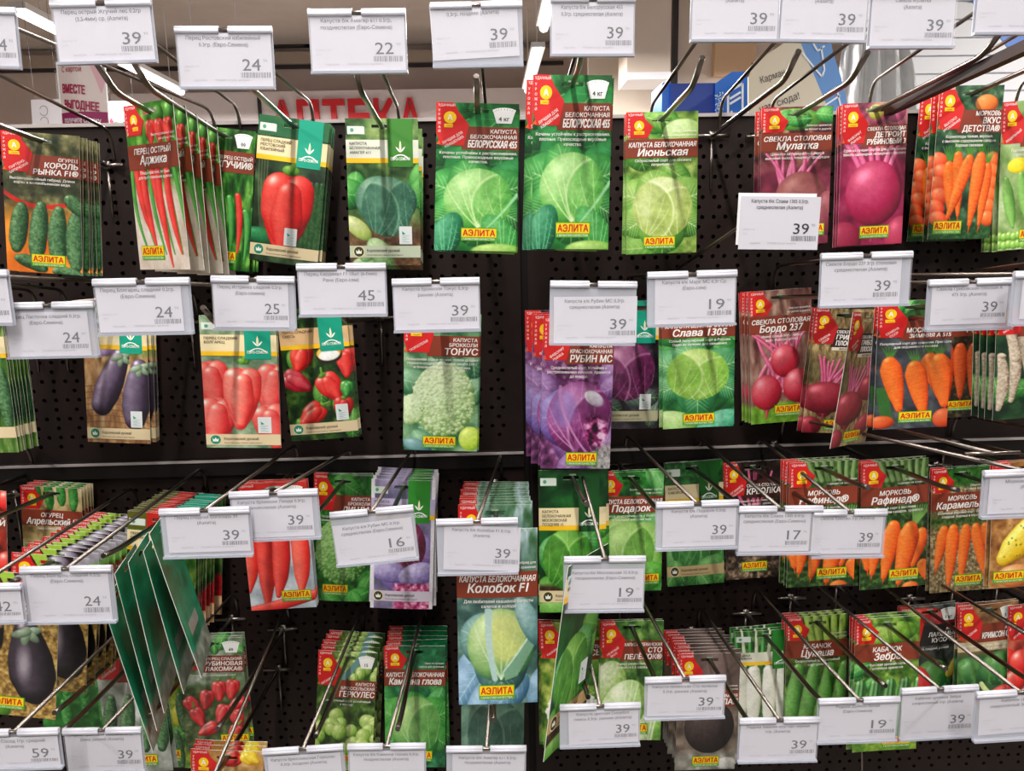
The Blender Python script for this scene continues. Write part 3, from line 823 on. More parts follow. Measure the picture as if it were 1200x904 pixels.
def p_kolobok(C):
    C.fill((.14, .27, .25), (.28, .42, .39), (.50, .62, .58), 10, 34)
    C.put(np.clip(1 - C.Y / 50, 0, 1), ramp3((C.noise(8, 20, 3) - .5) * 2 + .5, (.12, .3, .1), (.4, .55, .45), (.75, .82, .85)))
    leafy(C, ((.10, .27, .38), (.30, .48, .60), (.66, .78, .88)), 19, 7, (.72, .86, .92), 118, 168, 30)
    cabbage(C, 42, 105, 33, 34, ((.12, .32, .20), (.46, .64, .36), (.82, .90, .66)), (.84, .93, .80), 5, outer=[(200, .25, 1.0), (330, .3, .95), (90, .4, 1.0)], ocols=((.06, .20, .20), (.24, .42, .40), (.58, .74, .72)), folds=0, nv=5)
    m = np.clip((1 - np.hypot((C.X - 46) / 24, (C.Y - 98) / 28)) * 3, 0, 1)
    C.put(m * .75, ramp3(C.noise(16, None, 4) * .8 + .1 + (C.Y - 98) * .006, (.62, .68, .46), (.80, .82, .48), (.90, .90, .50)))
    C.line([(30, 74), (28, 100), (36, 136)], 4.0, 2.6, (.70, .82, .80), .95); C.poly([(44, 128), (72, 96), (76, 104), (58, 134), (46, 138)], (.46, .64, .52)); C.line([(72, 94), (58, 114), (44, 130)], 1.0, .6, (.84, .92, .84), .9); C.ball(70, 84, 10, 26, -26, ((.12, .3, .32), (.36, .54, .54), (.7, .82, .82)), .05, .3, 4)
def p_moskov(C):
    C.fill((.01, .14, .05), (.04, .26, .10), (.12, .40, .16), 16, 35)
    leafy(C, ((.04, .28, .05), (.2, .52, .12), (.5, .76, .34)), 12, 6, (.5, .78, .4), 60, 160, 24)
    C.put(np.clip((C.Y - 122) / 5, 0, 1), ramp3(C.noise(4, None, 3), (.1, .06, .04), (.25, .16, .1), (.4, .3, .2)))
    cabbage(C, 34, 96, 30, 34, ((.05, .26, .04), (.24, .54, .14), (.58, .80, .38)), (.66, .86, .48), 7, outer=[(320, .5, .9), (200, .3, .9)], ocols=((.05, .3, .1), (.22, .55, .24), (.5, .78, .5)), folds=2, nv=5)
    C.ball(30, 150, 40, 9, 0, ((.1, .36, .06), (.3, .6, .18), (.6, .82, .42)), .05, .3)
def p_podarok(C):
    C.fill((.02, .20, .05), (.10, .42, .12), (.36, .66, .32), 9, 36)
    leafy(C, ((.04, .28, .08), (.18, .52, .2), (.5, .78, .46)), 23, 8, (.62, .86, .56), 0, 150, 22)
    cabbage(C, 34, 96, 34, 36, ((.18, .42, .10), (.44, .68, .26), (.74, .88, .54)), (.78, .92, .62), 4, folds=1, nv=6)
    C.ball(58, 128, 26, 18, -20, ((.08, .38, .05), (.26, .62, .16), (.58, .84, .42)), .05, .4, 3)
def p_savoy(C):
    C.fill((.02, .18, .05), (.07, .34, .11), (.24, .55, .26), 5, 37)
    cabbage(C, 40, 100, 34, 32, ((.03, .24, .06), (.18, .48, .18), (.52, .76, .46)), (.62, .85, .55), 12, folds=2, nv=6, tex=.7)
    leafy(C, ((.03, .24, .06), (.16, .46, .16), (.5, .76, .44)), 13, 5, (.6, .85, .5), 118, 150, 22)
def p_kreolka(C):
    C.fill((.05, .03, .03), (.13, .08, .07), (.30, .22, .18), 5, 38)
    beet(C, 40, 88, 26, 26, ((.2, .01, .06), (.42, .04, .14), (.66, .22, .3)), 3, True, 8)
    C.put(np.clip((C.Y - 122) / 6, 0, 1), ramp3((C.noise(5, None, 3) - .5) * 2 + .5, (.1, .08, .06), (.34, .26, .2), (.72, .62, .5)))
def p_raf(C):
    C.fill((.04, .12, .03), (.14, .28, .09), (.40, .52, .24), 4, 39)
    for k in range(7): C.stroke([(30 + k * 7, 22), (24 + k * 8, 10), (20 + k * 9, -4)], [3, 2.4], ((.10, .22, .06), (.30, .44, .2), (.66, .76, .52)), .1)
    for k in range(8): C.line([(60, 76), (62 + k * 2, 64), (60 + k * 3, 52)], 1.2, .6, (.5, .7, .35), .9)
    for k, (x, y, e, b, r) in enumerate(((72, 84, 62, 120, 9), (4, 84, 8, 120, 8), (74, 120, 80, 138, 8), (20, 76, 14, 126, 9), (38, 74, 28, 132, 10.5), (58, 78, 46, 140, 12.5))):
        carrot(C, x, y, e, b, r, 3.4, seed=k, leaves=False)
    C.ball(60, 146, 10, 6, 0, ((.55, .15, .03), (.88, .36, .1), (.98, .6, .3)), .1)
def p_karam(C):
    C.fill((.30, .24, .14), (.56, .48, .32), (.84, .78, .62), 2.4, 40)
    C.put(np.clip(1 - (C.Y - 18) / 8, 0, 1), ramp3(C.noise(5, None, 2), (.03, .16, .03), (.12, .36, .08), (.36, .6, .24)))
    C.put(np.clip(1 - np.abs(C.Y - 62) / 12, 0, 1), ramp3(C.noise(3, None, 2), (.04, .12, .03), (.16, .3, .08), (.44, .55, .22)))
    for k, (x, e, b, r) in enumerate(((17, 8, 118, 7.5), (29, 24, 138, 8.5), (45, 40, 134, 7.5), (58, 70, 128, 8), (70, 82, 112, 7.5))): carrot(C, x, 72, e, b, r, 2, seed=k, leaves=False)
def p_squash(C):
    C.fill((.40, .22, .08), (.66, .44, .22), (.85, .66, .42), 10, 41)
    C.ball(30, 134, 22, 14, 0, ((.5, .2, .05), (.82, .48, .22), (.95, .72, .5)), .15)
    C.stroke([(60, 64), (40, 84), (16, 112)], [8, 15, 17, 16, 9], ((.55, .36, .02), (.88, .72, .08), (.98, .90, .40)), .25, .2, 3)
    r = np.random.RandomState(4)
    for k in range(26): C.ball(r.uniform(14, 50), r.uniform(70, 112), .8, 1.0, 0, ((.3, .3, .05), (.45, .42, .08), (.5, .5, .1)), 0)
def p_cukcrate(C):
    C.fill((.45, .40, .30), (.66, .60, .46), (.86, .82, .70), 14, 42)
    C.put(np.clip((C.Y - 50) / 16, 0, 1), ramp3(C.noise(9, None, 2), (.02, .22, .05), (.1, .42, .12), (.36, .66, .32)))
    for k in range(9): cuke(C, [(6 + (k * 23) % 70, 78 + (k * 13) % 50), (12 + (k * 23) % 70, 90 + (k * 13) % 50), (10 + (k * 23) % 70, 104 + (k * 13) % 50)], 7, k, ((.02, .2, .04), (.12, .45, .14), (.42, .72, .38)))
    leafy(C, GREEN, 9, 5, y0=50, y1=110, rad=12)
    C.ball(60, 66, 11, 11, 0, ((.8, .35, .05), (.95, .50, .15), (.98, .6, .25)), 0); C.ball(60, 66, 7, 7, 0, ((.5, .3, .2), (.9, .86, .8), (1, 1, 1)), 0); C.ball(60, 67, 4, 4, 0, LEAFD, 0)
def p_sos(C):
    C.fill((.42, .44, .40), (.60, .62, .58), (.80, .82, .80), 14, 43)
    C.ball(46, 22, 30, 10, -20, LEAFD, .1, .3)
    for k, x in enumerate((8, 30, 54, 74)): cuke(C, [(x + 6, 66), (x, 96), (x - 6, 126)], 9, k)
def p_cukyellow(C):
    C.fill((.16, .34, .06), (.42, .58, .12), (.78, .82, .30), 9, 44)
    for k in range(5): C.ball(20 + k * 13, 56 + (k % 2) * 40, 12, 9, k * 30, ((.55, .5, .03), (.80, .78, .12), (.95, .92, .4)), .05, .3, k)
    leafy(C, ((.03, .24, .04), (.14, .46, .10), (.4, .7, .3)), 28, 5, y0=70, y1=160, rad=18)
    for k, (x, y) in enumerate(((16, 78), (36, 96), (62, 90), (26, 126), (56, 132))): cuke(C, [(x, y - 16), (x + 2, y), (x + 6, y + 20)], 7.5, k)
def p_lakomka(C):
    C.fill((.22, .32, .16), (.50, .58, .46), (.82, .84, .80), 14, 45)
    leafy(C, GREEN, 3, 5, y0=0, y1=18, rad=12)
    C.put(np.clip((C.Y - 62) / 10, 0, 1), ramp3(C.noise(7, None, 2), (.08, .16, .06), (.26, .34, .16), (.6, .66, .5)))
    for k, (x, y, r) in enumerate(((62, 70, 10), (12, 92, -40), (30, 84, 10), (46, 72, 0), (68, 92, 60), (48, 104, 20), (18, 108, -20), (66, 112, -10), (30, 126, 60), (62, 134, 20))):
        bell(C, x, y, 19, 32, ((.42, .01, .04), (.80, .08, .12), (1, .46, .44)), r, k, k % 3 == 0)
def p_pepperlow(C):
    C.fill((.5, .3, .1), (.75, .55, .3), (.9, .8, .6), 14, 46)
    bell(C, 44, 10, 20, 20, RED, 60, 1, False); bell(C, 64, 8, 18, 22, ((.6, .4, .02), (.9, .74, .1), (.98, .9, .4)), -60, 2, False)
    for k in range(5): bell(C, 12 + k * 14, 96, 20, 40, RED, k * 12, k)
def p_gerk(C):
    C.fill((.06, .14, .04), (.20, .34, .10), (.50, .62, .30), 8, 47)
    heads(C, 22, 0, 36, 6, 8, sprout, 3, 26, 82)
    C.line([(34, 34), (52, 16), (60, 0)], 4, 4, (.40, .58, .62), .9)
    C.put(np.clip((C.Y - 70) / 10, 0, 1), ramp3(C.noise(6, None, 2), (.06, .12, .04), (.16, .28, .08), (.4, .5, .2)))
    heads(C, 46, 80, 156, 7.5, 10.5, sprout, 5)
def p_kamen(C):
    C.fill((.02, .24, .14), (.07, .42, .24), (.28, .62, .42), 9, 48)
    leafy(C, ((.02, .24, .10), (.1, .46, .18), (.4, .72, .4)), 29, 11, (.55, .82, .55), 0, 155, 24)
    cabbage(C, 40, 98, 32, 36, ((.12, .38, .12), (.38, .64, .30), (.74, .88, .56)), (.70, .88, .58), 6, ocols=((.02, .28, .06), (.12, .5, .14), (.4, .74, .34)), folds=1, nv=7)
def p_amdim(C):  # print colours darkened: shade under the packet in front is painted in
    C.fill((.05, .12, .12), (.13, .24, .23), (.28, .40, .38), 10, 49)
    cabbage(C, 44, 96, 36, 40, ((.06, .18, .14), (.20, .36, .30), (.44, .58, .50)), (.46, .62, .54), 5, folds=2, nv=7)
def p_cauli(C):
    C.fill((.12, .30, .06), (.42, .56, .16), (.76, .80, .38), 9, 50)
    leafy(C, ((.1, .34, .04), (.3, .56, .14), (.66, .8, .36)), 32, 7, (.8, .9, .5), 40, 100, 22)
    broccoli(C, 40, 112, 34, 30, ((.55, .55, .46), (.84, .84, .78), (.97, .97, .94)), 5)
    leafy(C, ((.08, .3, .04), (.28, .55, .14), (.6, .8, .36)), 22, 5, (.8, .9, .5), 134, 156, 16)
def p_sto(C):
    C.fill((.08, .22, .05), (.24, .44, .14), (.58, .70, .38), 8, 51)
    C.ball(10, 76, 22, 30, 20, ((.3, .45, .15), (.62, .76, .40), (.90, .94, .80)), .05, .5, 2)
    for k, (cx, cy, rx, ry, rot) in enumerate(((60, 118, 22, 34, 10), (30, 104, 27, 36, 30))):
        m = C.ball(cx, cy, rx, ry, rot, ((.30, .52, .14), (.62, .80, .40), (.93, .97, .84)), .1, .45, k, tscale=5)
        for j in range(5): C.line([(cx - 8 + j * 3, cy + ry), (cx - 6 + j * 4, cy), (cx - 16 + j * 9, cy - ry)], 1.6, .4, (.92, .96, .84), .8, m)
    C.ball(40, 142, 22, 12, 20, ((.5, .6, .4), (.8, .86, .7), (.97, .98, .94)), .05, .3, 7)
def p_radish(C):
    C.fill((.22, .18, .16), (.38, .32, .28), (.58, .52, .46), 14, 52)
    C.rect(0, 0, 78, 46, (.36, .29, .27)); C.put(np.clip(1 - np.abs(C.X - 46) / 20, 0, 1) * (C.Y < 40) * .7, (.60, .50, .48))
    C.put(np.clip((C.Y - 120) / 10, 0, 1), ramp3(C.noise(10, None, 4), (.3, .3, .28), (.56, .54, .5), (.8, .8, .78)))
    C.ball(42, 92, 32, 34, 0, ((.04, .03, .03), (.15, .11, .11), (.36, .30, .29)), .15, .2, 5)
    C.ball(66, 140, 14, 8, 0, ((.5, .5, .48), (.75, .74, .72), (.92, .92, .9)), .05, .4)
def p_daikon(C):
    C.fill((.06, .18, .06), (.18, .36, .15), (.46, .60, .38), 6, 53)
    for k in range(10): C.stroke([(6 + k * 7, 52), (4 + k * 8, 30), (k * 9, 0)], [2.4, 2.2, 1.4], ((.45, .6, .3), (.75, .84, .62), (.95, .97, .9)) if k % 2 else GREEN, .1)
    WH = ((.55, .55, .44), (.86, .86, .78), (.98, .98, .95))
    for k, (x, b) in enumerate(((8, 140), (24, 150), (44, 146), (62, 150), (76, 142))): C.stroke([(x, 60), (x + 1, 100), (x - 2, b)], [8, 9.5, 9.5, 8, 3], WH, .1, .08, k)
def p_tsuk(C):
    C.fill((.06, .16, .04), (.22, .34, .10), (.55, .62, .28), 8, 54)
    for k in range(5): C.stroke([(36 + k * 9, 40), (30 + k * 10, 20), (24 + k * 12, -6)], [4.6, 4.4, 4], ((.2, .36, .06), (.5, .66, .2), (.8, .88, .5)), .2, .15, k)
    for k, x in enumerate((8, 28, 48, 68)): C.stroke([(x + 8, 62), (x, 100), (x - 4, 140)], [7, 9, 9.5, 8], ((.05, .24, .05), (.24, .50, .16), (.55, .76, .42)), .3, .25, k, 26, 2)
def stripe(nx, ny, tt): return .25 * np.sin(nx * 9)
def p_zebra(C):
    C.fill((.06, .20, .03), (.26, .44, .10), (.62, .74, .32), 8, 55)
    C.ball(40, 20, 36, 14, -10, ((.10, .3, .03), (.36, .56, .12), (.7, .82, .4)), .1, .5, 2, tscale=6); leafy(C, GREEN, 21, 5, y0=50, y1=90, rad=14)
    for k, x in enumerate((4, 22, 40, 58, 76)): C.stroke([(x + 4, 76), (x, 104), (x - 2, 146)], [7, 8.5, 9, 8], ((.02, .16, .05), (.14, .38, .15), (.5, .7, .44)), .25, .1, k, 26, 2, cross=stripe)
    C.put(np.clip((C.Y - 138) / 5, 0, 1), ramp3(C.noise(6, None, 7), (.2, .4, .06), (.42, .62, .18), (.8, .84, .3)))
def p_kura(C):
    C.fill((.10, .12, .11), (.26, .28, .26), (.50, .52, .48), 10, 56)
    C.ball(30, 12, 26, 10, 0, REDD, .2, .2); C.ball(56, 20, 18, 12, 0, ((.3, .02, .04), (.62, .1, .14), (.85, .4, .4)), .1, .3)
    melon(C, 44, 92, 26, 24, 3)
    C.ball(20, 104, 22, 30, 0, ((.5, .02, .04), (.82, .12, .14), (.95, .4, .36)), .1, .2, 4); C.stroke([(66, 88), (74, 74), (84, 64)], [5, 6, 5], ((.6, .45, .05), (.85, .72, .15), (.95, .88, .4)), .1)
def p_krim(C):
    C.fill((.34, .20, .10), (.56, .38, .22), (.76, .60, .40), 12, 57)
    C.put(np.clip((C.Y - 56) / 10, 0, 1), (.18, .34, .18)); C.put(((C.Y > 46) & (C.Y < 58)).astype(float), (.80, .74, .58))
    melon(C, 18, 84, 24, 20, 1); melon(C, 54, 82, 27, 22, 2)
    C.ball(12, 122, 18, 14, 0, ((.6, .1, .12), (.88, .36, .36), (.96, .62, .58)), .1, .3); C.ball(62, 118, 24, 14, -10, ((.5, .02, .04), (.84, .16, .16), (.95, .42, .38)), .1, .3)
    C.line([(30, 100), (44, 122), (70, 134)], 3, 3, (.80, .86, .58))
def p_tom(C):
    C.fill((.30, .06, .04), (.6, .16, .1), (.8, .4, .3), 14, 58)
    heads(C, 12, 10, 150, 12, 17, lambda C, x, y, r, s_: C.ball(x, y, r, r, 0, RED, .5), 4)
# ------------------------------------------------------------------ packet layouts
WHT = (.96, .94, .92)
CREAM = (.93, .86, .68)
BROWN = (.52, .20, .11)
REDB = (.83, .10, .10)
YEL = (.98, .80, .06)

def aelita(C, d):
    H = C.H
    full = d.get('full', False)
    band = d.get('bandcol', BROWN)
    badge, title, brand, scale = Flat(), Flat(), Flat(), Flat()
    red = d.get('red', REDB)
    if full:
        pts = [(0, 0), (18, 0), (21, 8), (29, 15.5), (23, 28), (4, 28), (0, 22)]
        by0, by1 = d.get('band', (29, 49))
        cx, cy, r = 14, 14.5, 5.4
    else:
        pts = [(0, 0), (17, 0), (21, 9), (31, 22), (26, 43), (4, 43), (0, 30)]
        by0, by1 = d.get('band', (24, 47))
        cx, cy, r = 13, 15, 6.0
    x0 = 0 if full else 24
    bp = [(x0, by0), (78, by0), (78, by1), (x0 + (0 if full else 2), by1)]
    C.poly(bp, band)
    nseg = 10
    for k in range(nseg):
        a, b = x0 + (78 - x0) * k / nseg, x0 + (78 - x0) * (k + 1) / nseg
        title.poly([(a, by0), (b, by0), (b, by1), (a, by1)], band, .3)
    if d.get('strip'):
        C.rect(x0 + 2, by1, 78, by1 + 4, (.86, .82, .72))
        title.rect(x0 + 2, by1, 78, by1 + 4, (.86, .82, .72), .3, 8)
        title.text(d['strip'], 50, by1 + 3, 2.0, (.2, .14, .1), 'C', .02, .2)
    C.poly(pts, red)
    badge.poly(pts, red, .45)
    badge.poly([(4, 36), (7, 43), (0, 42)] if not full else [(4, 24), (6, 28), (0, 28)], (.90, .36, .10), .42)
    badge.disc(cx, cy, r, YEL, .55)
    badge.text('А', cx, cy + 2.6, 5.4, (1, 1, .97), 'C', .02, 0)
    badge.rect(cx - 5.6, cy + r + .4, cx + 5.6, cy + r + 4.0, YEL, .55)
    badge.text('лидер', cx, cy + r + 3.1, 1.7, (.75, .3, .05), 'C')
    badge.text('УДАЧНЫЙ', 2.2, 4.0, 2.5, WHT, 'L', .006, wfix=15.5)
    for k, ch in enumerate('УРОЖАЙ'):
        badge.text(ch, 3.0, 9.2 + k * (3.6 if full else 4.2), 2.4, WHT, 'C', .006)
    if not full:
        for k, ln in enumerate(d.get('slogan', [])):
            badge.text(ln, 16 + k * 1.6, 36.5 + k * 4.0, 2.7, WHT, 'C', .008, rot=32, wmax=22)
    if d.get('weight'):
        scale.poly([(53, 6), (75, 6), (71, 20), (57, 20)], (.97, .97, .96), .45)
        scale.disc(64, 7.4, 11, (.97, .97, .96), .44, 16, 3.4)
        for k in range(9):
            a = math.radians(20 + k * 17.5)
            u, v = math.cos(a), math.sin(a)
            scale.poly([(64 + u * 10, 8.6 - v * 3.6), (64 + u * 10 + .4, 8.6 - v * 3.6), (64 + u * 8.6 + .4, 8.8 - v * 2.2), (64 + u * 8.6, 8.8 - v * 2.2)], (.3, .3, .3), .5)
        scale.text(d['weight'], 64, 17.5, 4.2, (.12, .12, .12), 'C', .02)
    y = by0
    T = d['title']
    if full:
        hs = [5.4, 7.8]
        title.text(T[0], 39, by0 + 8.8, 5.4, WHT, 'C', .022, .18, wmax=73, res=2)
        title.text(T[1], 39, by0 + 18.2, 8.2, WHT, 'C', .028, .22, wmax=66, res=3)
        yd = by1 + 4.6
    else:
        n = len(T)
        sizes = [h_ * 1.14 for h_ in (d.get('sizes') or ([3.4] * (n - 1) + [6.4]))]
        tot = sum(sizes) + 1.7 * (n - 1)
        yy = by0 + ((by1 - by0) - tot) / 2
        for ln, h in zip(T, sizes):
            yy += h
            title.text(ln, 76, yy, h, WHT, 'R', .028 if h > 4 else .02, .12 if h > 4 else 0.05, wmax=46, res=3 if h > 4 else 2)
            yy += 1.7
        yd = by1 + 4.8 + (4 if d.get('strip') else 0)
    for k, ln in enumerate(d.get('top', [])):
        title.text(ln, 76, by0 - 6.8 + k * 4.2, 2.3, WHT, 'R', .006, .1, wmax=46)
    for k, ln in enumerate(d.get('desc', [])):
        title.text(ln, 40, yd + k * 4.4, 2.9, WHT, 'C', .014, .05, wmax=74)
    lx, ly = d.get('label', (26, H - 21))
    C.rect(lx, ly, lx + 35, ly + 13.5, (.30, .62, .12))
    brand.rect(lx, ly, lx + 35, ly + 13.5, (.36, .66, .16), .3, 4)
    brand.rect(lx + .7, ly + .6, lx + 34.3, ly + 9.6, (.98, .83, .04), .42, 4)
    brand.text('АЭЛИТА', lx + 17.5, ly + 8.2, 6.4, (.80, .08, .05), 'C', .026, 0, wfix=31, lift=.65, res=4)
    brand.text('ГАРАНТИЯ КАЧЕСТВА', lx + 17.5, ly + 12.6, 2.1, (.95, .97, .85), 'C', .01, 0, wfix=31, lift=.6)
    return [('brand_badge', badge), ('title_panel', title), ('brand_label', brand), ('weight_scale', scale)]

def sprout_icon(F, cx, y, s, col=(.97, .99, .96)):
    for a, l, wd in ((90, 10, 2.0), (130, 6.5, 1.5), (50, 6.5, 1.5)):
        a = math.radians(a)
        c, n = math.cos(a), math.sin(a)
        p = []
        for t, q in ((0, 0), (.35, 1), (.7, .8), (1, 0), (.7, -.8), (.35, -1)):
            u, v = t * l * s, q * wd * s * .5
            p.append((cx + c * u - n * v, y - (n * u + c * v)))
        F.poly(p, (.97, .95, .78) if l > 9 else col, .55)
    F.arc(cx, y + 11 * s, 9.5 * s, 40, 140, 1.0 * s, col, .55)
    F.text('ЕВРО-СЕМЕНА', cx, y + 6.6 * s, 2.6 * s, col, 'C', .02, wfix=17 * s)

def euro(C, d):
    H = C.H
    title, flag, band, side, corner = Flat(), Flat(), Flat(), Flat(), Flat()
    fc = d.get('flag', (.0, .62, .50))
    x0, x1, y1 = d.get('fx', (45, 72, 50))
    hb = d.get('header', CREAM)
    y0h, y1h = d.get('hy', (22, 41))
    for xa, xb in ((0, x0), (x1, 78)):
        C.rect(xa, y0h, xb, y1h, hb); C.rect(xa, y1h, xb, y1h + 5, (.97, .76, .10))
        if xb - xa > 1:
            tt = side if xa else title
            tt.rect(xa, y0h, xb, y1h, hb, .3, 6); tt.rect(xa, y1h, xb, y1h + 5, (.97, .76, .10), .3, 6)
    C.rect(2, 8, 20, 16, (.86, .90, .86))
    corner.rect(2, 8, 19, 16, (.86, .90, .86), .35, 2)
    corner.disc(7, 12, 2, (.35, .62, .5), .5)
    for k, ln in enumerate(d['title']):
        title.text(ln, 4, y0h + 5.2 + k * 4.6, 2.9, (.25, .18, .12), 'L', .015, wmax=x0 - 6)
    C.rect(x0, 0, x1, y1, fc)
    flag.rect(x0, 0, x1, y1 - 2.5, fc, .4, 4, 4)
    flag.poly([(x0, y1 - 2.5), (x1, y1 - 2.5), (x1 - 2.5, y1), (x0 + 2.5, y1)], fc, .4)
    sprout_icon(flag, (x0 + x1) / 2, y1 - 15, 1.25)
    by0, by1 = H - d.get('by', 21), H - d.get('by', 21) + 12.5
    bc = d.get('bandcol', (.90, .82, .66))
    C.rect(0, by0, 78, by1, bc)
    band.rect(0, by0, 78, by1, bc, .3, 8)
    band.disc(10, (by0 + by1) / 2, 6.4, (.92, .86, .66), .4)
    band.disc(10, (by0 + by1) / 2, 5.4, d.get('crown', (.10, .56, .44)), .47)
    ym = (by0 + by1) / 2 + 2.2
    band.poly([(7.2, ym), (6.8, ym - 4), (8.6, ym - 2.4), (10, ym - 5), (11.4, ym - 2.4), (13.2, ym - 4), (12.8, ym)], (.97, .97, .93), .55)
    band.text('Королевский урожай', 19, by0 + 6.4, 3.2, (.30, .24, .16), 'L', .01, wfix=36)
    band.text('Качественные семена гарантируют', 19, by0 + 10.6, 1.7, (.35, .28, .2), 'L', .0, wfix=40)
    out = [('brand_flag', flag), ('title_panel', title), ('crown_band', band), ('header_strip', side), ('corner_label', corner)]
    if d.get('sticker', True):
        st = Flat()
        sx, sy = d.get('stick', (55, by0 - 21))
        C.rect(sx, sy, sx + 14, sy + 19, (.90, .92, .92))
        st.rect(sx, sy, sx + 14, sy + 19, (.90, .92, .92), .4, 2, 2)
        st.poly([(sx + 3, sy + 5), (sx + 7, sy + 8), (sx + 3.5, sy + 9)], (.2, .62, .5), .5)
        for k in range(5): st.rect(sx + 3, sy + 10 + k * 1.6, sx + 11 - (k % 2) * 3, sy + 10.5 + k * 1.6, (.62, .74, .74), .5)
        out.append(('sticker', st))
    return out

def plain(C, d):
    t = Flat()
    for ln, x, y, h, c in d['lines']: t.text(ln, x, y, h, c, 'L', .03)
    return [('title_lettering', t)] if d['lines'] else []

